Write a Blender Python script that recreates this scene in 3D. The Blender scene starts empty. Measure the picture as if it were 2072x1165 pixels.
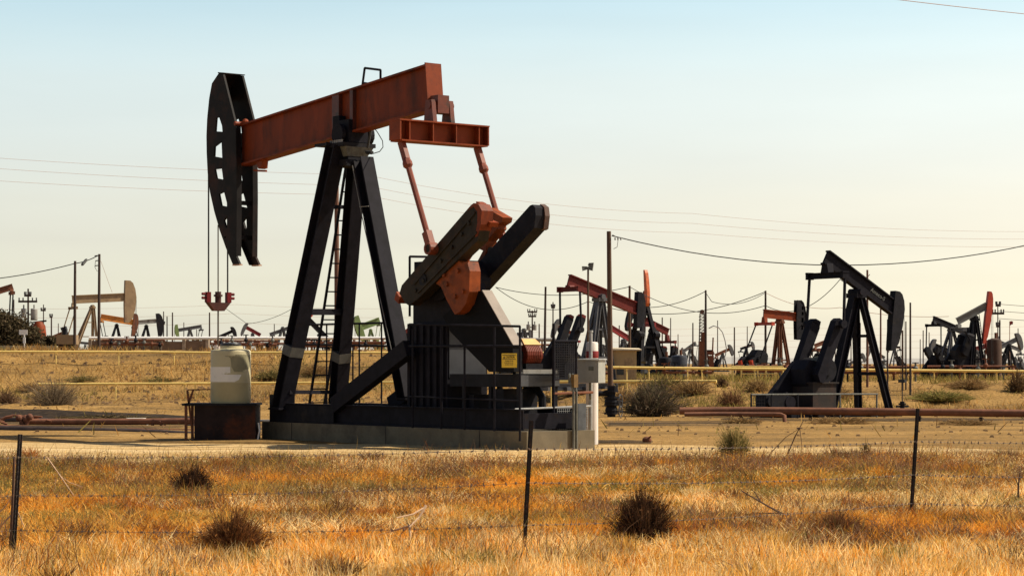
import bpy, bmesh, math, random
import numpy as np
from mathutils import Vector, Matrix

R = math.radians
rng = np.random.default_rng(7)
random.seed(7)
scene = bpy.context.scene
COL = scene.collection

# ---------------------------------------------------------------- camera, sky, sun, exposure
F, CX, HY, CH = 4500.0, 1036.0, 735.0, 2.2        # photo pixels (2072 wide): focal length, centre column, horizon row; eye height in metres
cd = bpy.data.cameras.new("camera")
cam = bpy.data.objects.new("camera", cd)
COL.objects.link(cam)
cam.location = (0, 0, CH)
cam.rotation_euler = (R(90), 0, 0)
cd.sensor_width = 36.0
cd.lens = 36.0 * F / 2072.0
cd.shift_y = (HY - 582.5) / 2072.0
cd.clip_start = 0.5
cd.clip_end = 20000
scene.camera = cam

SUN_EL, SUN_AZ = R(50), R(82)                      # azimuth clockwise from +Y
world = bpy.data.worlds.new("World")
scene.world = world
world.use_nodes = True
wt = world.node_tree
wt.nodes.clear()
wo = wt.nodes.new("ShaderNodeOutputWorld")
wb = wt.nodes.new("ShaderNodeBackground")
sky = wt.nodes.new("ShaderNodeTexSky")
sky.sky_type = 'NISHITA'
sky.sun_disc = False
sky.sun_elevation = SUN_EL
sky.sun_rotation = SUN_AZ
sky.altitude = 120
sky.air_density = 1.0
sky.dust_density = 3.0
sky.ozone_density = 1.0
wc = wt.nodes.new("ShaderNodeTexCoord")
wsep = wt.nodes.new("ShaderNodeSeparateXYZ")
wmr = wt.nodes.new("ShaderNodeMapRange")
wmr.inputs['From Min'].default_value = 0.0
wmr.inputs['From Max'].default_value = 0.4
wr = wt.nodes.new("ShaderNodeValToRGB")
SKY_TINT = [(0.0028, (3.062, 3.007, 2.987)), (0.0472, (1.922, 1.917, 1.845)), (0.0916, (1.422, 1.361, 1.292)), (0.1359, (1.16, 1.054, 0.99)), (0.1801, (1.104, 0.972, 0.875)), (0.2241, (1.051, 0.928, 0.828)), (0.2679, (1.052, 0.936, 0.817)), (0.3114, (1.05, 0.94, 0.799)), (0.3547, (0.979, 0.924, 0.787)), (0.3976, (0.888, 0.891, 0.772)), (0.5, (0.5, 0.53, 0.52)), (0.65, (0.3, 0.31, 0.32)), (1.0, (0.28, 0.29, 0.31))]
el = wr.color_ramp.elements
while len(el) > 1:
    el.remove(el[-1])
el[0].position = SKY_TINT[0][0]; el[0].color = (*SKY_TINT[0][1], 1)
for p, c in SKY_TINT[1:]:
    e = el.new(p); e.color = (*c, 1)
wm = wt.nodes.new("ShaderNodeMix")
wm.data_type = 'RGBA'; wm.blend_type = 'MULTIPLY'; wm.inputs[0].default_value = 1.0
# thin, faint streaks of high cloud
wmap = wt.nodes.new("ShaderNodeMapping"); wmap.inputs['Scale'].default_value = (5, 5, 34)
wn = wt.nodes.new("ShaderNodeTexNoise"); wn.inputs['Scale'].default_value = 1.6; wn.inputs['Detail'].default_value = 5
wcr = wt.nodes.new("ShaderNodeMapRange")
wcr.inputs['From Min'].default_value = 0.35; wcr.inputs['From Max'].default_value = 0.75
wcr.inputs['To Min'].default_value = 0.985; wcr.inputs['To Max'].default_value = 1.02
wm2 = wt.nodes.new("ShaderNodeMix")
wm2.data_type = 'RGBA'; wm2.blend_type = 'MULTIPLY'; wm2.inputs[0].default_value = 1.0
L = wt.links.new
L(wc.outputs['Generated'], wsep.inputs[0]); L(wsep.outputs['Z'], wmr.inputs['Value']); L(wmr.outputs[0], wr.inputs[0])
L(sky.outputs[0], wm.inputs[6]); L(wr.outputs[0], wm.inputs[7])
L(wc.outputs['Generated'], wmap.inputs[0]); L(wmap.outputs[0], wn.inputs['Vector']); L(wn.outputs[0], wcr.inputs['Value'])
L(wm.outputs[2], wm2.inputs[6]); L(wcr.outputs[0], wm2.inputs[7])
L(wm2.outputs[2], wb.inputs['Color']); L(wb.outputs[0], wo.inputs[0])
wb.inputs['Strength'].default_value = 0.15

sd = bpy.data.lights.new("sun", 'SUN')
sd.energy = 4.0
sd.angle = R(0.5)
sd.color = (1.0, 0.90, 0.72)
sun = bpy.data.objects.new("sun", sd)
COL.objects.link(sun)
to_sun = Vector((math.sin(SUN_AZ) * math.cos(SUN_EL), math.cos(SUN_AZ) * math.cos(SUN_EL), math.sin(SUN_EL)))
sun.rotation_euler = to_sun.to_track_quat('Z', 'Y').to_euler()
sun.location = (40, 20, 60)

scene.view_settings.view_transform = 'Standard'
scene.view_settings.look = 'None'
scene.view_settings.exposure = 0.8
scene.view_settings.gamma = 1.0
try:
    scene.cycles.max_bounces = 5
    scene.cycles.transparent_max_bounces = 6
    scene.cycles.use_denoising = True
except Exception:
    pass

# ---------------------------------------------------------------- noise
def _hash(ix, iy, seed):
    h = (ix.astype(np.int64) * 374761393 + iy.astype(np.int64) * 668265263 + seed * 974711) & 0x7fffffff
    h = ((h ^ (h >> 13)) * 1274126177) & 0x7fffffff
    return ((h ^ (h >> 16)) & 0xffff) / 65535.0

def vnoise(x, y, seed=0):
    x = np.asarray(x, float); y = np.asarray(y, float)
    ix, iy = np.floor(x), np.floor(y)
    fx, fy = x - ix, y - iy
    fx = fx * fx * (3 - 2 * fx); fy = fy * fy * (3 - 2 * fy)
    a = _hash(ix, iy, seed); b = _hash(ix + 1, iy, seed); c = _hash(ix, iy + 1, seed); d = _hash(ix + 1, iy + 1, seed)
    return (a + (b - a) * fx) * (1 - fy) + (c + (d - c) * fx) * fy

def fbm(x, y, seed=0, o=4):
    s, a, t = 0.0, 1.0, 0.0
    for k in range(o):
        s = s + a * vnoise(np.asarray(x) * 2 ** k, np.asarray(y) * 2 ** k, seed + 17 * k)
        t += a; a *= 0.5
    return s / t

def sstep(a, b, x):
    t = np.clip((np.asarray(x, float) - a) / (b - a), 0, 1)
    return t * t * (3 - 2 * t)

def hz(x, y):
    """height of the ground"""
    x = np.asarray(x, float); y = np.asarray(y, float)
    w = sstep(1.0, 8.0, x + 0.03 * (y - 110))
    wob = 3.0 * (fbm(x * 0.08, y * 0.02, 3) - 0.5)
    left = 0.2 + 0.25 * sstep(108, 113, y + wob) + 2.45 * sstep(112.5, 127, y + wob)
    right = 0.2 + 1.1 * sstep(90, 103, y + wob)
    z = left * (1 - w) + right * w
    z = z - (z - 1.0) * sstep(330, 800, y)
    z = z - 0.2 * (1 - sstep(37, 45, y))
    slope = sstep(88, 95, y) * (1 - sstep(140, 180, y))
    z = z + slope * (0.30 * (fbm(x * 0.55, y * 0.55, 5) - 0.5) + 0.16 * (fbm(x * 1.7, y * 1.5, 6, 2) - .5)) + 0.05 * (fbm(x * 0.4, y * 0.4, 9, 3) - 0.5) * (y < 300)
    z = z + 0.10 * sstep(47, 49.5, y) * (1 - sstep(51, 56, y)) * (fbm(x * 0.25, y * 0.1, 19, 2) - 0.2)
    return z

def gz(x, y):
    return float(hz(np.array([x]), np.array([y]))[0])

def W(px, py, Y):
    return Vector(((px - CX) / F * Y, Y, CH - (py - HY) / F * Y))

def GX(px, Y, dz=0.0):
    x = (px - CX) / F * Y
    return Vector((x, Y, gz(x, Y) + dz))

# ---------------------------------------------------------------- materials
MATS = {}
def mat(name, col, rough=0.65, metal=0.0, var=0.35, scale=6.0, dirt=None, dirt_amt=0.0, dirt_scale=2.5, bump=0.0, stretch=(1, 1, 1), spec=0.4):
    if name in MATS:
        return MATS[name]
    m = bpy.data.materials.new(name); m.use_nodes = True
    nt = m.node_tree; b = nt.nodes["Principled BSDF"]; K = nt.links.new
    tc = nt.nodes.new("ShaderNodeTexCoord"); mp = nt.nodes.new("ShaderNodeMapping")
    mp.inputs['Scale'].default_value = stretch
    K(tc.outputs['Object'], mp.inputs[0])
    n1 = nt.nodes.new("ShaderNodeTexNoise"); n1.inputs['Scale'].default_value = scale; n1.inputs['Detail'].default_value = 6
    n1.inputs['Roughness'].default_value = 0.65
    K(mp.outputs[0], n1.inputs['Vector'])
    r1 = nt.nodes.new("ShaderNodeValToRGB")
    lo = [c * (1 - var) for c in col]; hi = [min(1, c * (1 + var)) for c in col]
    r1.color_ramp.elements[0].position = 0.3; r1.color_ramp.elements[0].color = (*lo, 1)
    r1.color_ramp.elements[1].position = 0.7; r1.color_ramp.elements[1].color = (*hi, 1)
    K(n1.outputs[0], r1.inputs[0])
    out = r1.outputs[0]
    if dirt is not None:
        n2 = nt.nodes.new("ShaderNodeTexNoise"); n2.inputs['Scale'].default_value = dirt_scale; n2.inputs['Detail'].default_value = 8
        n2.inputs['Roughness'].default_value = 0.7
        K(mp.outputs[0], n2.inputs['Vector'])
        r2 = nt.nodes.new("ShaderNodeMapRange")
        c0 = 0.72 - 0.4 * dirt_amt
        r2.inputs['From Min'].default_value = c0 - 0.06; r2.inputs['From Max'].default_value = c0 + 0.12
        K(n2.outputs[0], r2.inputs['Value'])
        mx = nt.nodes.new("ShaderNodeMix"); mx.data_type = 'RGBA'
        K(r2.outputs[0], mx.inputs[0]); K(out, mx.inputs[6]); mx.inputs[7].default_value = (*dirt, 1)
        out = mx.outputs[2]
    K(out, b.inputs['Base Color'])
    b.inputs['Roughness'].default_value = rough
    b.inputs['Metallic'].default_value = metal
    if 'Specular IOR Level' in b.inputs:
        b.inputs['Specular IOR Level'].default_value = spec
    if bump:
        bp = nt.nodes.new("ShaderNodeBump"); bp.inputs['Strength'].default_value = bump; bp.inputs['Distance'].default_value = 0.05
        K(n1.outputs[0], bp.inputs['Height']); K(bp.outputs[0], b.inputs['Normal'])
    MATS[name] = m
    return m

RUST = (0.13, 0.045, 0.02)
ORANGE = mat("orange_paint", (0.165, 0.0275, 0.0055), 0.6, var=0.25, scale=1.6, dirt=(0.065, 0.016, 0.007), dirt_amt=0.42, dirt_scale=1.4, spec=.18, stretch=(1.4, 1.4, .45))
ORANGE2 = mat("brick_orange_paint", (0.20, 0.036, 0.008), 0.6, var=0.25, scale=2, dirt=(0.09, 0.02, 0.01), dirt_amt=0.36, dirt_scale=1.6, spec=.18)
BLACK = mat("black_paint", (0.0105, 0.0096, 0.0140), 0.68, var=0.4, scale=4, dirt=(0.020, 0.013, 0.010), dirt_amt=0.22, dirt_scale=2.4, spec=0.10)
BLACK2 = mat("sooty_black_paint", (0.0120, 0.0115, 0.0150), 0.66, var=0.5, scale=3, dirt=(0.032, 0.026, 0.021), dirt_amt=0.30, dirt_scale=2, spec=0.13)
HEADBLK = mat("brownish_black_paint", (0.010, 0.008, 0.008), 0.65, var=0.5, scale=2, dirt=(0.036, 0.014, 0.009), dirt_amt=0.38, dirt_scale=1.0, spec=0.13)
SLAB = mat("oily_dark_iron", (0.022, 0.016, 0.010), 0.6, var=0.5, scale=3, dirt=(0.055, 0.022, 0.010), dirt_amt=0.3, dirt_scale=2, spec=0.15)
GREYCAST = mat("grey_casting", (0.11, 0.11, 0.095), 0.6, var=0.45, scale=8, dirt=(0.04, 0.035, 0.03), dirt_amt=0.3)
GREYPAINT = mat("grey_paint", (0.30, 0.30, 0.27), 0.5, var=0.15, scale=5, dirt=(0.16, 0.12, 0.08), dirt_amt=0.2)
GALV = mat("galvanised_steel", (0.36, 0.36, 0.35), 0.45, 0.3, var=0.2, scale=10)
CONCRETE = mat("stained_concrete", (0.135, 0.108, 0.068), 0.9, var=0.3, scale=1.6, dirt=(0.06, 0.045, 0.03), dirt_amt=0.35, dirt_scale=0.9, bump=0.3)
WHITE = mat("white_paint", (0.78, 0.76, 0.72), 0.55, var=0.08, scale=5, dirt=(0.45, 0.38, 0.3), dirt_amt=0.2)
RED = mat("red_paint", (0.21, 0.010, 0.012), 0.5, var=0.25, scale=5, dirt=(0.12, 0.02, 0.015), dirt_amt=0.25)
DKRED = mat("dark_red_paint", (0.125, 0.016, 0.012), 0.6, var=0.3, scale=2.5, dirt=(0.05, 0.014, 0.010), dirt_amt=0.35, spec=.2)
BRRED = mat("bright_red_paint", (0.42, 0.042, 0.016), 0.5, var=0.2, scale=2.5, dirt=(0.2, 0.05, 0.03), dirt_amt=0.2)
BEIGE = mat("sand_paint", (0.27, 0.18, 0.095), 0.65, var=0.2, scale=2, dirt=(0.18, 0.10, 0.06), dirt_amt=0.3)
GOLD = mat("ochre_paint", (0.50, 0.20, 0.03), 0.6, var=0.25, scale=2, dirt=(0.14, 0.05, 0.02), dirt_amt=0.35)
GREEN = mat("dull_green_paint", (0.15, 0.21, 0.07), 0.6, var=0.25, scale=2, dirt=(0.09, 0.09, 0.04), dirt_amt=0.3)
SLATE = mat("slate_grey_paint", (0.075, 0.075, 0.08), 0.55, var=0.3, scale=2, dirt=(0.14, 0.12, 0.10), dirt_amt=0.3)
LTGREY = mat("chalky_grey_paint", (0.26, 0.25, 0.23), 0.6, var=0.25, scale=2, dirt=(0.08, 0.07, 0.06), dirt_amt=0.35)
RUSTM = mat("rusty_steel", (0.17, 0.060, 0.028), 0.85, var=0.4, scale=4, dirt=(0.06, 0.025, 0.015), dirt_amt=0.4, dirt_scale=2)
RUSTP = mat("rusty_pipe_steel", (0.18, 0.070, 0.034), 0.85, var=0.35, scale=2.5, dirt=(0.11, 0.045, 0.025), dirt_amt=0.4, dirt_scale=1.2)
DARKRUST = mat("black_rusty_sheet", (0.022, 0.012, 0.010), 0.8, var=0.4, scale=3, dirt=(0.10, 0.028, 0.010), dirt_amt=0.36, dirt_scale=1.0, spec=0.2)
YELLOW = mat("yellow_pipe_paint", (0.78, 0.56, 0.17), 0.5, var=0.12, scale=2, dirt=(0.5, 0.3, 0.1), dirt_amt=0.2)
SIGNY = mat("sign_yellow", (0.72, 0.47, 0.015), 0.5, var=0.1, scale=6)
WOOD = mat("weathered_pole_wood", (0.10, 0.055, 0.032), 0.9, var=0.35, scale=5, stretch=(8, 8, 0.6), dirt=(0.05, 0.03, 0.02), dirt_amt=0.3, bump=0.3)
WOOD2 = mat("reddish_pole_wood", (0.15, 0.07, 0.045), 0.9, var=0.35, scale=5, stretch=(8, 8, 0.6), dirt=(0.07, 0.035, 0.02), dirt_amt=0.3)
DKWOOD = mat("tarred_pole_wood", (0.055, 0.035, 0.028), 0.9, var=0.35, scale=5, stretch=(8, 8, 0.6))
WIRE = mat("dark_cable", (0.03, 0.03, 0.03), 0.6, var=0.1)
PALEWIRE = mat("weathered_conductor", (0.46, 0.30, 0.23), 0.6, var=0.1)
BARB = mat("rusty_wire", (0.17, 0.125, 0.09), 0.7, 0.0, var=0.3, scale=12)
POST = mat("rusty_dark_post", (0.020, 0.016, 0.014), 0.75, var=0.5, scale=9, dirt=(0.10, 0.05, 0.03), dirt_amt=0.3, dirt_scale=10)
SHED = mat("tan_stucco", (0.40, 0.28, 0.14), 0.9, var=0.12, scale=2)
BRWALL = mat("brown_block_wall", (0.17, 0.11, 0.07), 0.9, var=0.3, scale=1.2, dirt=(0.30, 0.24, 0.18), dirt_amt=0.2)
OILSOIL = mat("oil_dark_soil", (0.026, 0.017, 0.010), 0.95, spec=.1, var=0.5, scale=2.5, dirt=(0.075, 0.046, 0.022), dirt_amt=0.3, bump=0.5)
TWIG = mat("bleached_twig", (0.42, 0.27, 0.16), 0.8, var=0.3, scale=8)
DKTWIG = mat("dark_twig", (0.10, 0.055, 0.035), 0.85, var=0.3, scale=8)
GLASSD = mat("dark_glass", (0.02, 0.025, 0.03), 0.2, var=0.1)
LID = mat("black_plastic", (0.015, 0.015, 0.018), 0.4, var=0.2)

# ---------------------------------------------------------------- mesh builder
class MB:
    def __init__(s):
        s.v = []; s.f = []
    def add(s, verts, faces):
        n = len(s.v); s.v.extend([tuple(p) for p in verts]); s.f.extend([tuple(i + n for i in f) for f in faces]); return s
    def hexa(s, p):
        return s.add(p, [(0, 3, 2, 1), (4, 5, 6, 7), (0, 1, 5, 4), (1, 2, 6, 5), (2, 3, 7, 6), (3, 0, 4, 7)])
    def box(s, x0, x1, y0, y1, z0, z1):
        return s.hexa([(x0, y0, z0), (x1, y0, z0), (x1, y1, z0), (x0, y1, z0), (x0, y0, z1), (x1, y0, z1), (x1, y1, z1), (x0, y1, z1)])
    def bar(s, p0, p1, w, h, side=(0, 1, 0), w1=None, h1=None):
        """rectangular bar; w measured along `side`, h across it"""
        p0, p1 = Vector(p0), Vector(p1); t = (p1 - p0).normalized(); sd_ = Vector(side)
        sd_ = sd_ - t * sd_.dot(t)
        if sd_.length < 1e-4:
            sd_ = Vector((1, 0, 0)) - t * t.x
        sd_.normalize(); up = t.cross(sd_)
        w1 = w if w1 is None else w1; h1 = h if h1 is None else h1
        a = [p0 + sd_ * (i * w / 2) + up * (j * h / 2) for i, j in ((-1, -1), (1, -1), (1, 1), (-1, 1))]
        b = [p1 + sd_ * (i * w1 / 2) + up * (j * h1 / 2) for i, j in ((-1, -1), (1, -1), (1, 1), (-1, 1))]
        return s.hexa(a + b)
    def ibeam(s, p0, p1, w, h, side=(0, 1, 0), tf=None, tw=None):
        p0, p1 = Vector(p0), Vector(p1); t = (p1 - p0).normalized(); sd_ = Vector(side)
        sd_ = (sd_ - t * sd_.dot(t)).normalized(); up = t.cross(sd_)
        tf = tf or h * 0.09; tw = tw or w * 0.1
        s.bar(p0, p1, tw, h - 2 * tf, sd_)
        o = up * (h / 2 - tf / 2)
        s.bar(p0 + o, p1 + o, w, tf, sd_); s.bar(p0 - o, p1 - o, w, tf, sd_)
        return s
    def tube(s, pts, r, n=8):
        pts = [Vector(p) for p in pts]; m = len(pts)
        rs = list(r) if hasattr(r, '__len__') else [r] * m
        vs, fs = [], []
        ref = None
        for i, p in enumerate(pts):
            t = (pts[min(i + 1, m - 1)] - pts[max(i - 1, 0)]).normalized()
            if ref is None:
                ref = Vector((0, 0, 1)) if abs(t.z) < 0.9 else Vector((1, 0, 0))
            a = ref - t * ref.dot(t)
            if a.length < 1e-5:
                a = Vector((0, 1, 0)) - t * t.y
            a.normalize(); b = t.cross(a); ref = a
            for k in range(n):
                an = 2 * math.pi * k / n
                vs.append(p + (a * math.cos(an) + b * math.sin(an)) * rs[i])
        for i in range(m - 1):
            for k in range(n):
                k2 = (k + 1) % n
                fs.append((i * n + k, i * n + k2, (i + 1) * n + k2, (i + 1) * n + k))
        fs.append(tuple(range(n - 1, -1, -1))); fs.append(tuple((m - 1) * n + k for k in range(n)))
        return s.add(vs, fs)
    def cyl(s, p0, p1, r, n=16):
        return s.tube([p0, p1], r, n)
    def prism(s, poly, v0, v1):
        """polygon of (u, z) extruded along local y from v0 to v1"""
        n = len(poly)
        area = sum(poly[i][0] * poly[(i + 1) % n][1] - poly[(i + 1) % n][0] * poly[i][1] for i in range(n))
        if area < 0:
            poly = poly[::-1]
        vs = [(u, v0, z) for u, z in poly] + [(u, v1, z) for u, z in poly]
        fs = [tuple(range(n)), tuple(range(2 * n - 1, n - 1, -1))]
        for i in range(n):
            j = (i + 1) % n
            fs.append((i, i + n, j + n, j))
        return s.add(vs, fs)
    def lathe(s, prof, c=(0, 0, 0), n=28):
        vs, fs = [], []
        for r, z in prof:
            for k in range(n):
                a = 2 * math.pi * k / n
                vs.append((c[0] + r * math.cos(a), c[1] + r * math.sin(a), c[2] + z))
        for i in range(len(prof) - 1):
            for k in range(n):
                k2 = (k + 1) % n
                fs.append((i * n + k, i * n + k2, (i + 1) * n + k2, (i + 1) * n + k))
        fs.append(tuple(range(n - 1, -1, -1))); fs.append(tuple((len(prof) - 1) * n + k for k in range(n)))
        return s.add(vs, fs)
    def ball(s, c, r, n=10, sq=(1, 1, 1)):
        prof = [(max(1e-3, math.sin(math.pi * i / n)) * r, -math.cos(math.pi * i / n) * r) for i in range(n + 1)]
        vs0 = len(s.v)
        s.lathe(prof, (0, 0, 0), n * 2)
        for i in range(vs0, len(s.v)):
            x, y, z = s.v[i]
            s.v[i] = (c[0] + x * sq[0], c[1] + y * sq[1], c[2] + z * sq[2])
        return s
    def build(s, name, m, parent=None, smooth=False, flip=True):
        me = bpy.data.meshes.new(name)
        me.from_pydata(s.v, [], s.f)
        bm = bmesh.new(); bm.from_mesh(me)
        bmesh.ops.recalc_face_normals(bm, faces=bm.faces)
        bm.to_mesh(me); bm.free()
        me.materials.append(m)
        if smooth:
            me.polygons.foreach_set("use_smooth", [True] * len(me.polygons))
            try:
                me.set_sharp_from_angle(angle=R(40))
            except Exception:
                pass
        o = bpy.data.objects.new(name, me)
        COL.objects.link(o)
        if parent is not None:
            o.parent = parent
        return o

def holed(outer, holes, v0, v1, name, m, parent):
    """plate in the (u, z) plane with holes, from v0 to v1"""
    bm = bmesh.new(); edges = []
    for loop in [outer] + holes:
        vs = [bm.verts.new((u, v0, z)) for u, z in loop]
        for i in range(len(vs)):
            edges.append(bm.edges.new((vs[i], vs[(i + 1) % len(vs)])))
    bmesh.ops.triangle_fill(bm, edges=edges, use_beauty=True, use_dissolve=False)
    g = bmesh.ops.extrude_face_region(bm, geom=bm.faces[:])
    for e in g['geom']:
        if isinstance(e, bmesh.types.BMVert):
            e.co.y = v1
    bmesh.ops.recalc_face_normals(bm, faces=bm.faces)
    me = bpy.data.meshes.new(name); bm.to_mesh(me); bm.free()
    me.materials.append(m)
    o = bpy.data.objects.new(name, me); COL.objects.link(o); o.parent = parent
    return o

def tag(o, label=None, cat=None, group=None, kind=None):
    if label: o["label"] = label
    if cat: o["category"] = cat
    if group: o["group"] = group
    if kind: o["kind"] = kind
    return o

def empty(name, loc, rz=0.0):
    o = bpy.data.objects.new(name, None)
    o.empty_display_size = 0.3
    COL.objects.link(o)
    o.location = loc; o.rotation_euler = (0, 0, rz)
    return o

def npmesh(name, verts, tris, m, cols=None, smooth=False):
    me = bpy.data.meshes.new(name)
    nv, nt_ = len(verts), len(tris)
    me.vertices.add(nv); me.vertices.foreach_set("co", np.ascontiguousarray(verts, dtype=np.float32).ravel())
    k = tris.shape[1]
    me.loops.add(nt_ * k); me.loops.foreach_set("vertex_index", np.ascontiguousarray(tris, dtype=np.int32).ravel())
    me.polygons.add(nt_); me.polygons.foreach_set("loop_start", np.arange(0, nt_ * k, k, dtype=np.int32))
    me.update(calc_edges=True)
    if cols is not None:
        at = me.color_attributes.new("tone", 'FLOAT_COLOR', 'POINT')
        c4 = np.ones((nv, 4), np.float32); c4[:, :3] = cols
        at.data.foreach_set("color", c4.ravel())
    if smooth:
        me.polygons.foreach_set("use_smooth", np.ones(nt_, dtype=bool))
    me.materials.append(m)
    o = bpy.data.objects.new(name, me); COL.objects.link(o)
    return o

def blade_mat(name, trans=0.35, rough=0.8):
    m = bpy.data.materials.new(name); m.use_nodes = True
    nt = m.node_tree; nt.nodes.clear(); K = nt.links.new
    o = nt.nodes.new("ShaderNodeOutputMaterial"); a = nt.nodes.new("ShaderNodeAttribute"); a.attribute_name = "tone"
    d = nt.nodes.new("ShaderNodeBsdfDiffuse"); t = nt.nodes.new("ShaderNodeBsdfTranslucent"); mx = nt.nodes.new("ShaderNodeMixShader")
    mx.inputs[0].default_value = trans
    K(a.outputs['Color'], d.inputs[0]); K(a.outputs['Color'], t.inputs[0]); K(d.outputs[0], mx.inputs[1]); K(t.outputs[0], mx.inputs[2]); K(mx.outputs[0], o.inputs[0])
    return m
BLADE = blade_mat("dry_blade", 0.45)
LEAF = blade_mat("leaf", 0.25)

def ribbons(base, tip, bend, width, cols):
    """thin tapered blades: five vertices, three triangles each"""
    n = len(base)
    t = tip - base
    side = np.cross(t, rng.normal(size=(n, 3)))
    side /= np.linalg.norm(side, axis=1, keepdims=True) + 1e-9
    mid = base + 0.55 * t + bend
    w = width[:, None]
    V = np.stack([base - side * w * .5, base + side * w * .5, mid - side * w * .42, mid + side * w * .42, tip], axis=1).reshape(-1, 3)
    i = (np.arange(n) * 5)[:, None]
    T = np.concatenate([i + np.array([[0, 1, 3]]), i + np.array([[0, 3, 2]]), i + np.array([[2, 3, 4]])], axis=1).reshape(-1, 3)
    C = np.repeat(cols, 5, axis=0)
    return V, T, C

# ---------------------------------------------------------------- ground
def axis(a, step, far, grow=1.25):
    v = [0.0]; d = step
    while v[-1] < far:
        if v[-1] >= a: d *= grow
        v.append(v[-1] + d)
    return v
xp = axis(42, 0.35, 7000, 1.22)
xs = np.array([-x for x in xp[:0:-1]] + xp)
y1 = np.arange(12, 140, 0.42)
y2 = [140.0]; d = 0.45
while y2[-1] < 12000:
    d *= 1.16; y2.append(y2[-1] + d)
ys = np.concatenate([[-120, -40, -10, 0, 6], y1, np.array(y2)])
XX, YY = np.meshgrid(xs, ys)
ZZ = hz(XX, YY)
nx, ny = len(xs), len(ys)
V = np.stack([XX.ravel(), YY.ravel(), ZZ.ravel()], axis=1)
ii = (np.arange(ny - 1)[:, None] * nx + np.arange(nx - 1)[None, :]).ravel()
T = np.stack([ii, ii + 1, ii + nx + 1, ii + nx], axis=1)

def ground_mat(name, cols, scale, streak=(1, 1, 1), bump=0.5, clod=None):
    m = bpy.data.materials.new(name); m.use_nodes = True
    nt = m.node_tree; b = nt.nodes["Principled BSDF"]; K = nt.links.new
    tc = nt.nodes.new("ShaderNodeTexCoord"); mp = nt.nodes.new("ShaderNodeMapping"); mp.inputs['Scale'].default_value = streak
    K(tc.outputs['Object'], mp.inputs[0])
    n1 = nt.nodes.new("ShaderNodeTexNoise"); n1.inputs['Scale'].default_value = scale; n1.inputs['Detail'].default_value = 9; n1.inputs['Roughness'].default_value = 0.62
    K(mp.outputs[0], n1.inputs['Vector'])
    r = nt.nodes.new("ShaderNodeValToRGB"); e = r.color_ramp.elements
    e[0].position = cols[0][0]; e[0].color = (*cols[0][1], 1); e[1].position = cols[-1][0]; e[1].color = (*cols[-1][1], 1)
    for p, c in cols[1:-1]:
        q = e.new(p); q.color = (*c, 1)
    K(n1.outputs[0], r.inputs[0])
    out = r.outputs[0]
    n2 = nt.nodes.new("ShaderNodeTexNoise"); n2.inputs['Scale'].default_value = 7; n2.inputs['Detail'].default_value = 5
    K(tc.outputs['Object'], n2.inputs['Vector'])
    mr = nt.nodes.new("ShaderNodeMapRange"); mr.inputs['From Min'].default_value = 0.3; mr.inputs['From Max'].default_value = 0.7
    mr.inputs['To Min'].default_value = 0.72; mr.inputs['To Max'].default_value = 1.22
    K(n2.outputs[0], mr.inputs[0])
    mx = nt.nodes.new("ShaderNodeMix"); mx.data_type = 'RGBA'; mx.blend_type = 'MULTIPLY'; mx.inputs[0].default_value = 1
    K(out, mx.inputs[6]); K(mr.outputs[0], mx.inputs[7])
    K(mx.outputs[2], b.inputs['Base Color']); b.inputs['Roughness'].default_value = 0.95
    b.inputs['Specular IOR Level'].default_value = 0.1
    bp = nt.nodes.new("ShaderNodeBump"); bp.inputs['Strength'].default_value = bump; bp.inputs['Distance'].default_value = 0.12
    K(n2.outputs[0], bp.inputs['Height']); K(bp.outputs[0], b.inputs['Normal'])
    return m
GROUND = ground_mat("dry_earth", [(0.26, (0.085, 0.053, 0.022)), (0.40, (0.185, 0.110, 0.038)), (0.52, (0.265, 0.153, 0.048)), (0.72, (0.36, 0.22, 0.078))], 0.30, (0.40, 1, 1), 0.8)
ROAD = ground_mat("pale_road_dust", [(0.32, (0.26, 0.155, 0.052)), (0.45, (0.42, 0.275, 0.115)), (0.56, (0.52, 0.365, 0.175)), (0.72, (0.62, 0.46, 0.25))], 0.75, (0.16, 1, 1), 0.6)
g = npmesh("ground", V, T, GROUND, smooth=True); g["kind"] = "structure"

# dirt road: a sheet lying on the ground
rx = np.arange(-26, 26, 0.3); ry = np.arange(0, 1.001, 0.04)
RX, RT = np.meshgrid(rx, ry)
n_ = 42.6 + 2.4 * sstep(-2, 7, RX) + 1.6 * (fbm(RX * 0.5, RX * 0 + 1, 31) - 0.5) + 0.02 * RX; f_ = 55.4 + 3.2 * (fbm(RX * 0.35, RX * 0 + 2, 33, 5) - 0.5) - 0.10 * RX - 3.2 * sstep(4, 11, RX)
RY = n_ + (f_ - n_) * RT
edge = np.minimum(RT, 1 - RT)
RZ = hz(RX, RY) + 0.035 * sstep(0, 0.12, edge) - 0.02 - 0.03 * np.exp(-((RT - 0.3) / 0.06) ** 2) * 0.5 - 0.02 * np.exp(-((RT - 0.62) / 0.06) ** 2)
RZ = np.where(edge > 0.05, np.maximum(RZ, hz(RX, RY) + 0.006), RZ)
ii = (np.arange(len(ry) - 1)[:, None] * len(rx) + np.arange(len(rx) - 1)[None, :]).ravel()
o = npmesh("dirt_road", np.stack([RX.ravel(), RY.ravel(), RZ.ravel()], 1), np.stack([ii, ii + 1, ii + len(rx) + 1, ii + len(rx)], 1), ROAD, smooth=True)
o["kind"] = "structure"

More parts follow.
